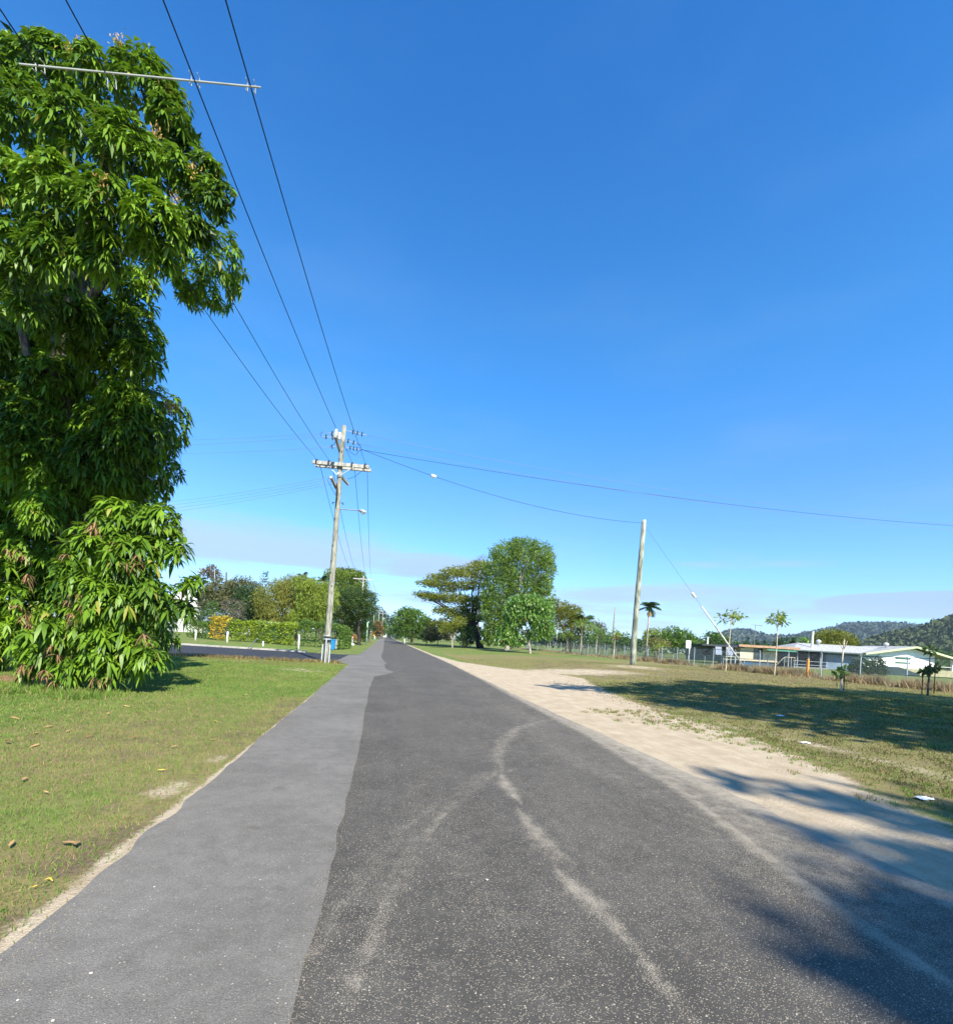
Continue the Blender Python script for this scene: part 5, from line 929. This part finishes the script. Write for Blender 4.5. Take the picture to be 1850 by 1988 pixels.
# the letter marker in front of the cream house
mk = Loc(1490, 60); ml, mz_ = mk.lz(1490, 1272); MBk = MB(); MBk.tube([mk(ml, 0, .2), mk(ml, 0, mz_-.2)], .04, 6); mark = MBk.build('marker_stand', DKM); tag(mark, 'thin black post topped by a black letter W in front of the cream wall', 'marker')
w_ = MB(); zz = mz_; pts = [(-.32, .28), (-.17, -.28), (0, .12), (.17, -.28), (.32, .28)]
for a, b_ in zip(pts[:-1], pts[1:]): w_.bar(mk(ml+a[0], 0, zz+a[1]), mk(ml+b_[0], 0, zz+b_[1]), .06, .05)
wo = w_.build('letter', DKM); wo.parent = mark
# white gabled house
fr = Loc(1768, 72); gh = empty('white_house', fr(0, 0, .3)); tag(gh, 'wide white weatherboard house with grey tin roof, lime fascia and green window bands', 'house')
gl0, gz0 = fr.lz(1672, 1296); gl1, _ = fr.lz(1812, 1306); ez = fr.lz(1812, 1277)[1]; apl, apz = fr.lz(1768, 1255.5); el1 = fr.lz(1852, 1281)[0]; el0 = fr.lz(1671, 1267)[0]
gz0 = fr.lz(1790, 1303)[1]
ezl = fr.lz(1672, 1268)[1]; 
b = MB(); b.poly([fr(gl0, 0, gz0), fr(gl1, 0, gz0), fr(gl1, 0, ez+.25), fr(apl, 0, apz-.2), fr(gl0, 0, ezl-.12)][::-1], Vector(fr(0, 8, 0))-Vector(fr(0, 0, 0))); b.build('wall', WW, gh)
MB().box(gl0+.3, gl1-.3, .3, 7.7, 0, gz0+.003, fr).build('base', paint('dark_base', (.10, .11, .10), .8, .2), gh)
slz = fr.lz(1537, 1261)[1]
rp = [((el0-.1, ezl), (apl, apz)), ((apl, apz), (el1, ez-.15))]
for (a, c) in rp:
    b = MB(); b.poly([fr(a[0], -1.0, a[1]-.03), fr(c[0], -1.0, c[1]-.03), fr(c[0], -1.0, c[1]+.05), fr(a[0], -1.0, a[1]+.05)], Vector(fr(0, 9.4, 0))-Vector(fr(0, 0, 0))); b.build('roof', ROOFG, gh)
    b = MB(); b.poly([fr(a[0], -1.06, a[1]-.22), fr(c[0], -1.06, c[1]-.22), fr(c[0], -1.06, c[1]+.07), fr(a[0], -1.06, a[1]+.07)], Vector(fr(0, .05, 0))-Vector(fr(0, 0, 0))); b.build('fascia', LIME, gh)
wl0_, _ = fr.lz(1534, 1262); w2, _ = fr.lz(1612, 1262); rz = fr.lz(1640, 1251.5)[1]
b = MB(); n = len(b.v); ev = slz
b.v += [fr(wl0_, -.6, ev), fr(el0+.05, -.6, ev), fr(el0+.05, 8, ev), fr(wl0_, 8, ev), fr(wl0_+3.4, 3.7, rz), fr(apl, 3.7, rz), fr(apl, -.0, rz-.15), fr(apl, 8, rz-.15)]
b.f += [(0, 1, 5, 4), (3, 0, 4), (2, 3, 4, 5), (1, 6, 5), (2, 5, 7), (0, 3, 2, 1)]; b.build('roof', ROOFG, gh)
MB().box(wl0_-.03, el0, -.66, -.58, ev-.16, ev+.02, fr).build('gutter', paint('dark_gutter', (.07, .10, .10), .5, .4), gh)
MB().box(w2, gl0-.02, .8, 7.8, .3, ev-.1, fr).build('side_wall', SLATE, gh); MB().box(wl0_+.8, w2-.02, 2.4, 7.8, .3, ev-.1, fr).build('verandah_wall', GLD, gh)  # verandah wall near-black: the shade under the roof is put into its colour
MB().box(wl0_+.6, w2, .2, 2.4, .25, .45, fr).build('deck', paint('deck', (.2, .2, .2), .8, .2), gh)
for x in (1549, 1571, 1594): l_ = fr.lz(x, 1270)[0]; MB().box(l_, l_+.12, .2, .32, .4, ev-.1, fr).build('verandah_post', paint('grey_post', (.25, .28, .30), .6, .3), gh)
rl = MB(); 
for z in (.75, 1.3): rl.box(wl0_+.6, w2-.1, .2, .26, z, z+.05, fr)
rl.build('railing', paint('rail_grey', (.35, .40, .44), .6, .3), gh)
for (x0, x1, zt_, zb_) in ((1674, 1704, 1276, 1290), (1737, 1766, 1277, 1297)):
    a0_, a1_ = fr.lz(x0, 1285)[0], fr.lz(x1, 1285)[0]; za, zb = gz0+(.35), gz0+2.0
    o = window(fr, gh, a0_, a1_, za, zb, -.05, 1, 1, WHT, paint('louvre_white', (.60, .62, .58), .5, .3, var=.06))
    for z in (za+.65, zb-.35): MB().box(a0_+.02, a1_-.02, -.085, -.045, z, z+.17, fr).build('green_band', TGRN, o)
for x in (1667, 1764): 
    l_ = fr.lz(x, 1255)[0] if x > 1700 else fr.lz(1617, 1252)[0]
for (x, y, a) in ((1615.5, 1252, 3.0), (1743.5, 1253.5, 2.2)):
    l_, z_ = fr.lz(x, y); zb = (rz if x < 1700 else apz-.15)-.1
    MB().lathe(fr(l_, a, zb-.1), [(.16, 0), (.16, .35), (.30, .42), (.36, .58), (.30, .74), (.12, .84)], 14).build('roof_vent', paint('vent_white', (.62, .63, .62), .4, .4), gh, True)
l_, z_ = fr.lz(1586, 1255); MB().tube([fr(l_, 1.2, ev+.1), fr(l_+.05, 1.2, z_+2.3)], .16, 10).build('flue', WHT, gh)
cp = fr.lz(1847, 1281)[0]; MB().box(cp-.3, cp+.1, -.4, -.1, 0, ez-.3, fr).build('carport_post', WHT, gh); MB().box(gl1+.1, cp, -.3, -.24, gz0+.0, gz0+.1, fr).build('carport_rail', WHT, gh); MB().box(gl1+.1, cp, -.3, -.24, gz0+.75, gz0+.83, fr).build('carport_rail', WHT, gh)
# green mound tarpaulin and sandy bank by the gable
tl = Loc(1735, 60); a0_, a1_ = tl.lz(1690, 1305)[0], tl.lz(1785, 1312)[0]; m0 = (a0_+a1_)/2
b = MB(); b.poly([tl(a0_, 0, .1), tl(a1_, 0, .1), tl(a1_, 0, .55), tl(m0+.4, 0, 1.3), tl(a0_, 0, .65)][::-1], Vector(tl(0, 3, 0))-Vector(tl(0, 0, 0))); tag(b.build('covered_shed', paint('dark_green_tarp', (.03, .055, .055), .7, .2)), 'low dark green covered shed in front of the gable wall', 'shed')
gw = Loc(1820, 66); a0_, a1_ = gw.lz(1748, 1300)[0], gw.lz(1935, 1312)[0]; tag(MB().box(a0_, a1_, 0, .2, .1, 1.15, gw).build('garden_wall', paint('ochre_wall', (.36, .33, .20), .8, .2)), 'low ochre garden wall running right below the gable', 'wall')
# street light behind
q = at(1535, 1262, 100); b = MB(); b.tube([(q[0], q[1], 0), tuple(at(1537, 1243, 100))], .13, 8); slp = b.build('street_light', paint('pale_green', (.26, .40, .28))); tag(slp, 'pale green street light pole between the cream and white houses', 'street light')
o = MB().tube([tuple(at(1536.6, 1247, 100)), tuple(at(1519, 1245, 99))], .05, 6).build('lamp_arm', GALV); o.parent = slp
q = at(1372, 1262, 84); tag(MB().tube([(q[0], q[1], .5), tuple(at(1373.5, 1237, 84))], .14, 8).build('white_flue', WHT), 'white flue pipe behind the shade blinds of the cream house', 'pipe')
# left white house behind the mango tip
fr = Loc(380, 74); lh_ = empty('left_house', fr(0, 0, .3)); tag(lh_, 'white weatherboard house with blue grey tin roof half hidden behind the mango', 'house')
a0_, z0 = fr.lz(352, 1190); a1_, z1 = fr.lz(387, 1146); b = MB(); b.poly([fr(a0_-2, 0, .3), fr(a1_, 0, .3), fr(a1_, 0, z1-.6), fr(a0_+.9, 0, z1+.5), fr(a0_-2, 0, z1-1.4)][::-1], Vector(fr(0, 8, 0))-Vector(fr(0, 0, 0))); b.build('wall', clad('white_boards', (.75, .74, .70), 5), lh_)
b = MB(); b.poly([fr(a0_+.9, -.3, z1+.55), fr(a1_+.3, -.3, z1-.65), fr(a1_+.3, -.3, z1-.55), fr(a0_+.9, -.3, z1+.7)], Vector(fr(0, 8.6, 0))-Vector(fr(0, 0, 0))); b.build('roof', ROOFG, lh_)
r2 = fr.lz(520, 1215); zb = fr.lz(450, 1206)[1]; b = MB(); b.v += [fr(a1_, 0, zb), fr(r2[0], 0, zb), fr(r2[0]-2, 3.5, zb+2.0), fr(a1_, 3.5, zb+2.0)]; b.f += [(0, 1, 2, 3)]; b.v += [fr(a1_, 0, zb-.1), fr(r2[0], 0, zb-.1), fr(r2[0]-2, 3.6, zb+1.9), fr(a1_, 3.6, zb+1.9)]; b.f += [(7, 6, 5, 4), (0, 4, 5, 1), (1, 5, 6, 2)]; b.build('roof', paint('blue_tin', (.16, .22, .28), .5, .4), lh_)
MB().box(a1_+.1, r2[0]-.4, .4, 5, .3, zb-.12, fr).build('wall', clad('white_boards', (.75, .74, .70)), lh_); MB().box(a1_, r2[0], -.1, -.02, zb-.2, zb+.02, fr).build('gutter', WHT, lh_)
window(fr, lh_, a1_+1.2, a1_+2.6, 1.2, 2.4, .3); window(fr, lh_, a1_+4.5, a1_+6.2, 1.2, 2.4, .3)
sh = Loc(518, 60); a0_, a1_ = sh.lz(500, 1215)[0], sh.lz(538, 1215)[0]; zt_ = sh.lz(518, 1208)[1]; s_ = empty('garden_shed', sh((a0_+a1_)/2, 0, .2)); tag(s_, 'dark teal garden shed with a white roof edge behind the hedge', 'shed')
MB().box(a0_, a1_, 0, 3, .1, zt_-.1, sh).build('wall', paint('teal_wall', (.03, .10, .11), .6, .3), s_); MB().box(a0_-.3, a1_+.3, -.3, 3.3, zt_-.1, zt_+.05, sh).build('roof', WHT, s_); MB().box(a0_+.5, a0_+1.3, -.04, -.01, .2, zt_-.5, sh).build('door', paint('teal_dark', (.02, .05, .06), .5, .3), s_)
for lab, x, yb, yt, d in (('thin pale mast rising behind the mango tip', 417, 1200, 1104, 90), ('short dark pole above the olive tree', 439.5, 1200, 1111, 95)):
    q = at(x, yb, d); tag(MB().tube([(q[0], q[1], .2), tuple(at(x+.5, yt, d))], .07 if 'mast' in lab else .14, 6).build('mast', GALV if 'mast' in lab else BARK), lab, 'pole')
# ------------------------------------------------------------------ vehicles far down the road
CARW = paint('car_white', (.74, .75, .76), .25, .6, var=.04); TYRE = paint('tyre', (.02, .02, .02), .8, .2); CGL = paint('car_glass', (.02, .025, .03), .08, .7); RED = paint('tail_lamp', (.45, .02, .02), .3, .6); AMB = paint('plate_yellow', (.5, .42, .12), .5, .4)
def vehicle(label, cat, X, Y, prof, w, glass, m, L_, rearward=True):
    """side profile prof [(y,z)] extruded across; narrower at the roof"""
    e = empty(cat, (X, Y, 0)); tag(e, label, cat); b = MB(); zmx = max(z for _, z in prof); n = len(prof)
    for s in (-1, 1):
        for (y, z) in prof: t = max(0, (z-zmx*.55)/(zmx*.45)); b.v.append((X+s*w/2*(1-.13*t), Y+y, z))
    b.f.append(tuple(range(n))); b.f.append(tuple(range(n, 2*n))[::-1])
    for i in range(n): j = (i+1) % n; b.f.append((i, i+n, j+n, j))
    b.build('body', m, e)
    for (nm, pts, mm) in glass: q = MB(); q.poly([(X+p[0], Y+p[1], p[2]) for p in pts], (0, -.03, 0)); q.build(nm, mm, e)
    for (s, y) in ((-1, .8), (1, .8), (-1, L_-.8), (1, L_-.8)):
        wh = MB().tube([(X+s*(w/2-.22), Y+y, .33), (X+s*(w/2-.02), Y+y, .33)], .33, 16).build('wheel', TYRE, e); MB().tube([(X+s*(w/2-.03), Y+y, .33), (X+s*(w/2+.01), Y+y, .33)], .2, 12).build('rim', GALV, wh)
    for s in (-1, 1): q = MB().box(X+s*w*.43-.07, X+s*w*.43+.07, Y-.06, Y+.02, .75, 1.15); q.build('tail_light', RED, e)
    MB().box(X-.25, X+.25, Y-.07, Y+.0, .5, .62).build('number_plate', WHT, e); MB().box(X-w*.48, X+w*.48, Y-.12, Y-.02, .32, .5).build('bumper', DKM, e)
v = at(747, 1238, 262); vehicle('white van seen from behind in the left lane far down the road', 'van', v[0], v[1], [(0, .35), (0, 1.2), (.12, 2.15), (.5, 2.3), (3.4, 2.3), (4.1, 1.7), (4.6, 1.3), (5.1, 1.15), (5.1, .35)], 1.95, [('rear_window', [(-.72, -.06, 1.35), (.72, -.06, 1.35), (.66, .06, 1.95), (-.66, .06, 1.95)], CGL)], CARW, 5.1)
v = at(762.5, 1239, 232); vehicle('white car parked on the right side of the road beside the bright tree', 'car', v[0], v[1], [(0, .35), (0, .95), (.1, 1.05), (.7, 1.6), (2.4, 1.62), (3.3, 1.05), (4.5, .85), (4.6, .35)], 1.85, [('rear_window', [(-.66, .05, 1.08), (.66, .05, 1.08), (.58, .62, 1.52), (-.58, .62, 1.52)], CGL)], CARW, 4.6)
v = at(755, 1236.5, 300); vehicle('dark low car between the van and the white car, farthest of the three', 'car', v[0], v[1], [(0, .35), (0, .9), (.6, 1.45), (2.4, 1.45), (3.3, .95), (4.4, .8), (4.4, .35)], 1.8, [('rear_window', [(-.6, .0, .95), (.6, .0, .95), (.55, .5, 1.38), (-.55, .5, 1.38)], CGL)], paint('car_silver', (.35, .36, .37), .25, .6), 4.4)
for lab, x, yb, yt, r, d in (('stout white bollard on the grass right of the road', 785.4, 1248.5, 1240.6, .14, 108), ('thinner white post behind the stout bollard', 789.8, 1247, 1236.5, .07, 112), ('small pale post on the far left grass by the road', 727.5, 1241, 1235, .12, 152), ('pale post left of the far van', 734, 1240, 1231, .12, 190)):
    vpost('roadside_post', lab, 'post', x, yb, yt, WHT, r, d=d)
for lab, x, yb, y0, d, s in (('small yellow roadside sign left of the distant van', 740.5, 1239, 1232.5, 210, .45), ('pale round sign at the right edge of the distant road', 767.5, 1240, 1232.5, 205, .4)):
    ob, p, h, d = vpost('road_sign', lab, 'sign', x, yb, y0, GALV, .05, d=d); c = Vector(at(x, y0, d)); o = MB().poly([tuple(c+Rr*s*math.cos(a)+Vector((0, 0, s*math.sin(a)))) for a in np.linspace(0, 2*math.pi, 10, endpoint=False)], tuple(Ff*.04)).build('sign_plate', AMB if 'yellow' in lab else WHT); o.parent = ob
q, _ = gt(683.5, 1252.5); e = empty('garden_ornament', tuple(q)); tag(e, 'small white ornament with a grey top on the grass by the dark trunk', 'ornament'); MB().lathe(tuple(q), [(.3, 0), (.3, .18), (.12, .25), (.10, .35)], 10).build('base', WHT, e); MB().lathe((q[0], q[1], q[2]+.34), [(.10, 0), (.13, .15), (.10, .6), (.02, .8)], 8).build('figure', GALV, e)
# ------------------------------------------------------------------ hills
def hill(name, label, prof, d, thick, m, bumps, leafn=0, leafm=None, leafs=3.):
    xs = np.array([p[0] for p in prof], float); ys = np.array([p[1] for p in prof], float); nx_, ny_ = 260, 46; X = np.linspace(xs[0], xs[-1], nx_); Yt = np.interp(X, xs, ys)
    V = np.zeros((ny_, nx_, 3)); rs = np.random.default_rng(int(d))
    for i, x in enumerate(X):
        r = ray(x, Yt[i]); zt = H+r[2]*d
        for j in range(ny_):
            t = j/(ny_-1)*2-1; dd = d+thick*t; h = max(zt, 0)*(1-abs(t)**1.7) if t < 0 else max(zt, 0)*(1-t**2); rr = ray(x, Yt[i]); V[j, i] = (rr[0]*dd, rr[1]*dd, h-1+(0 if abs(t) > .97 else 1)*bumps*(math.sin(x*.11+j*.55)*math.cos(x*.047+j*.9)*.5+.35*rs.normal())*(1-abs(t)))
    I = np.arange(nx_*ny_).reshape(ny_, nx_); Q = np.stack([I[:-1, :-1], I[:-1, 1:], I[1:, 1:], I[1:, :-1]], -1).reshape(-1, 4)
    me = bpy.data.meshes.new(name); me.from_pydata(V.reshape(-1, 3).tolist(), [], Q.tolist()); me.update(); o = link(name, me, m, smooth=True); o['kind'] = 'structure'
    if leafn:
        jj = rs.integers(0, ny_//2+2, leafn); ii = rs.integers(0, nx_-1, leafn); P = V[jj, ii]+rs.normal(0, 1, (leafn, 3))*np.array((4, 8, .6))*d/900+np.array((0, 0, 1.2))*d/900
        Vv = leaf_quads(P, rs.normal(0, 1, P.shape)+np.array((0, 0, .4)), rs.uniform(.6, 1.4, leafn)*leafs, .9); tag(tmesh('hill_forest', Vv, [(0, 1, 2, 3)], leafm), label, 'forest', None, 'stuff')
def hillmat(name, a, c, sc):
    b = NB(name); n = b.noise(sc, 7, .65); n2 = b.noise(sc*.12, 4, .5); f = b.math('ADD', b.math('MULTIPLY', n, .6), b.math('MULTIPLY', n2, .4)); b.bump(n, 1.0, 3.0); return b.fin(b.mix(b.ramp(f, .38, .62), a, c), .95, .05)
k4 = lambda x, y: ((x/2.7126+1700)*.7766, (y/2.7126+1480)*.7766)
FAR = foliage('far_forest', (.045, .070, .060), (.085, .115, .085), .9, .05, .1); NEARF = foliage('near_forest', (.035, .055, .025), (.095, .115, .055), .9, .05, .1)
hill('hills', 'bluish forested hill behind the two houses', [(1380, 1272)]+[k4(*p) for p in ((280, 300), (310, 290), (350, 275), (390, 268), (430, 272), (470, 280), (560, 305), (700, 314), (760, 318), (820, 302), (900, 285), (1000, 268), (1100, 250), (1130, 238), (1200, 225), (1300, 222), (1400, 227), (1450, 228), (1600, 240), (1680, 250), (1900, 280), (2300, 330))], 2200, 700, hillmat('far_hill', (.040, .065, .055), (.085, .11, .085), .03), 6, 42000, FAR, 11)
hill('hills', 'closer dark wooded hillside rising at the right edge', [k4(*p) for p in ((1180, 380), (1280, 352), (1350, 330), (1400, 312), (1500, 282), (1600, 268), (1650, 258), (1720, 240), (1780, 215), (1850, 198), (1980, 150), (2200, 90), (2500, 40), (2900, 30))], 850, 260, hillmat('near_hill', (.03, .048, .022), (.085, .10, .05), .08), 3, 36000, NEARF, 6.5)
# ------------------------------------------------------------------ litter, leaves and pebbles
PAP = paint('paper_white', (.75, .77, .78), .6, .3, var=.05)
def paper(label, x, y, s):
    p, d = gt(x, y); b = MB(); n = 6; 
    for i in range(n+1):
        for j in range(n+1): b.v.append((p[0]+(i/n-.5)*s*1.6+random.uniform(-.02, .02), p[1]+(j/n-.5)*s*.8+random.uniform(-.02, .02), p[2]+.015+random.uniform(0, .35)*s*(1-abs(i/n-.5))*(1-abs(j/n-.5))))
    for i in range(n):
        for j in range(n): k = i*(n+1)+j; b.f.append((k, k+n+1, k+n+2, k+1))
    tag(b.build('crumpled_paper', PAP), label, 'litter', 'white litter on the verge')
paper('crumpled white paper nearest the camera on the right verge', 1793, 1553, .13); paper('small white paper on the sand at the edge of the tree shadow', 1562, 1444, .11); paper('farthest small white paper in the shaded grass', 1514, 1391, .12)
LFM = [paint('dry_leaf_tan', (.42, .25, .11), .7, .2), paint('dry_leaf_brown', (.27, .13, .06), .7, .2), paint('dry_leaf_yellow', (.58, .42, .06), .6, .3)]
def leaf_mesh(m):
    me = bpy.data.meshes.new('fallen_leaf'); v = [(0, 0, 0), (.3, .10, .02), (.65, .09, .03), (1, 0, .0), (.65, -.09, .03), (.3, -.10, .02), (.5, 0, 0)]; me.from_pydata(v, [], [(0, 1, 6, 5), (1, 2, 6), (2, 3, 6), (3, 4, 6), (4, 5, 6)]); me.materials.append(m); return me
lms = [leaf_mesh(m) for m in LFM]
spots = [(323, 1499, 2, .12), (52, 1514, 0, .2), (155, 1640, 0, .17), (120, 1642, 0, .2), (18, 1652, 0, .15), (285, 1402, 0, .2), (330, 1455, 0, .14), (85, 1397, 0, .2), (105, 1412, 0, .2), (65, 1428, 0, .2), (240, 1372, 0, .22), (415, 1402, 2, .16), (407, 1440, 0, .15), (180, 1432, 1, .14), (255, 1437, 1, .14), (128, 1425, 0, .2), (10, 1443, 1, .22), (60, 1733, 2, .06), (95, 1712, 2, .08), (85, 1718, 2, .06), (475, 1352, 0, .16), (490, 1370, 1, .16), (380, 1391, 0, .18), (540, 1325, 0, .16), (78, 1448, 0, .18), (210, 1390, 0, .22), (85, 1490, 1, .12), (345, 1470, 1, .1), (95, 1545, 0, .1), (430, 1380, 1, .15), (20, 1395, 0, .25), (150, 1385, 1, .25), (60, 1370, 0, .25), (120, 1360, 0, .25)]
where = 'tan', 'brown', 'yellow'
for k, (x, y, t, s) in enumerate(spots):
    p, d = gt(x, y); o = bpy.data.objects.new('fallen_leaf', lms[t]); col.objects.link(o); o.location = (p[0], p[1], p[2]+.03); s = min(s*.75, .17); o.scale = (s, s*1.1, s); o.rotation_euler = (random.uniform(-.25, .25), random.uniform(-.2, .2), random.uniform(0, 6.28))
    tag(o, ('bright yellow fallen leaf lying alone near the middle of the left lawn' if k == 0 else '%s fallen mango leaf lying on the left lawn' % where[t]), 'leaf', 'fallen leaves on the lawn')
STN = paint('pale_pebble', (.50, .44, .36), .8, .2); 
for k, (x, y, s) in enumerate(((177, 1895, .018), (300, 1726, .014), (945, 1712, .022), (410, 1500, .014), (1374, 1477, .02), (620, 1495, .012), (795, 1562, .012), (505, 1712, .01), (35, 1948, .014), (103, 1988, .016), (780, 1488, .02))):
    p = np.array(g2(x, y)); me = MB().lathe((0, 0, 0), [(.3, -.2), (.9, 0), (.8, .35), (.3, .55)], 7).build('pebble', STN, None, True); me.location = (p[0], p[1], .014); me.scale = (s*.55, s*.45, s*.4); me.rotation_euler[2] = k; tag(me, 'small pale pebble lying on the bitumen', 'pebble', 'pebbles on the road')
# ------------------------------------------------------------------ trees off the right edge whose shade falls on the verge
def shade_tree(label, X, Y, cl, n, size=.42, r=.35):
    z = float(th(X, Y)); e = empty('shade_tree', (X, Y, z)); tag(e, label, 'tree', 'trees outside the view on the right'); cs = [(X+a, Y+b, c, q*1.1, q*1.1, q*.75) for a, b, c, q in cl]
    limbs((X, Y, z), cs, r, .5, e, BARK, nb=12); crown('crown', cs, n, size, MID, e, 'up', .6, (.2, 1.05))
def at_shadow(sx, sy_, h):                     # where something of height h stands whose shadow falls at (sx, sy_)
    k = h/math.tan(rad(SUN_EL)); return sx+math.sin(rad(SUN_AZ))*k, sy_+math.cos(rad(SUN_AZ))*k
def shader(label, base_h, spots_, n, trunk):
    X, Y = trunk; cl = []
    for (sx, sy_, h, q) in spots_: x, y = at_shadow(sx, sy_, h); cl.append((x-X, y-Y, h, q))
    shade_tree(label, X, Y, cl, n)
shader('broad leafy tree beyond the right edge, shading the far verge', 12, [(8.0, 17.2, 12, .7), (9.6, 16.6, 12, 1.2), (12, 17, 12.5, 1.7), (15, 18, 13, 1.9), (18, 18.2, 13, 1.8), (21, 17.6, 13, 1.8), (24, 17.2, 13, 1.6), (10.5, 13, 11, 1.3), (13.5, 13.5, 11.5, 1.6), (6.6, 17.2, 11.5, .42)], 7000, (15.5, 2.0))
shader('broad leafy tree beyond the right edge, shading the near verge', 12, [(18, 13.2, 12, 2.0), (15.5, 11.2, 11.5, 1.7), (21, 14.5, 12.5, 1.9), (12.2, 10.3, 11.5, 1.2), (17.5, 9.3, 12, 1.8), (14, 8.2, 11.5, 1.3), (9.6, 11.6, 11, .9), (9.0, 13.2, 11, .8), (11.3, 7.2, 11, 1.0), (10.3, 9.3, 11, 1.0), (12.8, 9.0, 11, 1.0), (21.5, 11, 12, 2.0)], 8000, (21.5, -3.0))
shader('tall sparse tree behind the camera throwing streaked shade on the shoulder', 18, [(5.3, 4.4, 17, .26), (4.5, 5.0, 17, .18), (6.3, 3.9, 17, .32), (4.9, 4.6, 17, .2), (5.8, 3.2, 17, .22), (4.4, 2.75, 18, .36), (3.7, 2.5, 18, .28), (5.1, 2.3, 18, .55), (3.1, 2.2, 18, .22), (3.5, 1.5, 18, .36), (2.7, 1.75, 18, .18), (4.4, 1.5, 18, .7), (6.6, 2.4, 18, .6), (6.2, 1.2, 18, .9)], 2300, (13.5, -16.5))
# ------------------------------------------------------------------ haze
hb = MB().box(-7500, 8500, -1500, 9000, -2.5, 420); hm = bpy.data.materials.new('haze_air'); hm.use_nodes = True; t_ = hm.node_tree; t_.nodes.clear()
ho = t_.nodes.new('ShaderNodeOutputMaterial'); hv = t_.nodes.new('ShaderNodeVolumePrincipled'); t_.links.new(hv.outputs[0], ho.inputs['Volume'])
hv.inputs['Color'].default_value = (.62, .78, 1, 1); hv.inputs['Density'].default_value = 0.000065; hv.inputs['Anisotropy'].default_value = 0.0
hz_ = hb.build('haze', hm); hz_['kind'] = 'stuff'

# ------------------------------------------------------------------ loose grit at the edges of the road
def grit(name, label, X, Y, Z, s, m):
    n = len(X); u = np.array([(0, 0, 1.), (1, 0, 0), (-.4, .9, 0), (-.6, -.8, 0), (.1, 0, -.5)]); V = np.stack([X, Y, Z], 1)[:, None]+u[None]*s[:, None, None]*R_.uniform(.6, 1.2, (n, 5, 1))*np.array((1, 1, .6)); tag(tmesh(name, V, [(0, 1, 2), (0, 2, 3), (0, 3, 1), (4, 2, 1), (4, 3, 2), (4, 1, 3)], m), label, 'gravel', None, 'stuff')
ny_ = 2200; Yg = 2*(12/2)**R_.uniform(0, 1, ny_); Xg = seam(Yg)+R_.normal(0, .05, ny_); grit('loose_grit', 'fine loose grit lying along the seam of the two road surfaces', Xg, Yg, np.full(ny_, .014), R_.uniform(.0015, .0045, ny_), paint('dull_grit', (.26, .23, .18), .9, .1))
Yg = 2*(14/2)**R_.uniform(0, 1, 2400); Xg = -1.62+np.abs(R_.normal(0, .11, 2400)); grit('loose_gravel', 'small gravel and sand grains spilled along the left edge of the grey strip', Xg, Yg, np.full(2400, .014), R_.uniform(.002, .005, 2400), paint('dull_grit', (.26, .23, .18), .9, .1))
Yg = 2*(16/2)**R_.uniform(0, 1, 6000); Xg = 3.6+R_.normal(0, .8, 6000); grit('loose_gravel', 'small gravel scattered where the sandy shoulder meets the bitumen', Xg, Yg, np.full(6000, .007), R_.uniform(.002, .007, 6000), paint('shoulder_gravel', (.36, .30, .22), .9, .1, var=.5, scale=60))
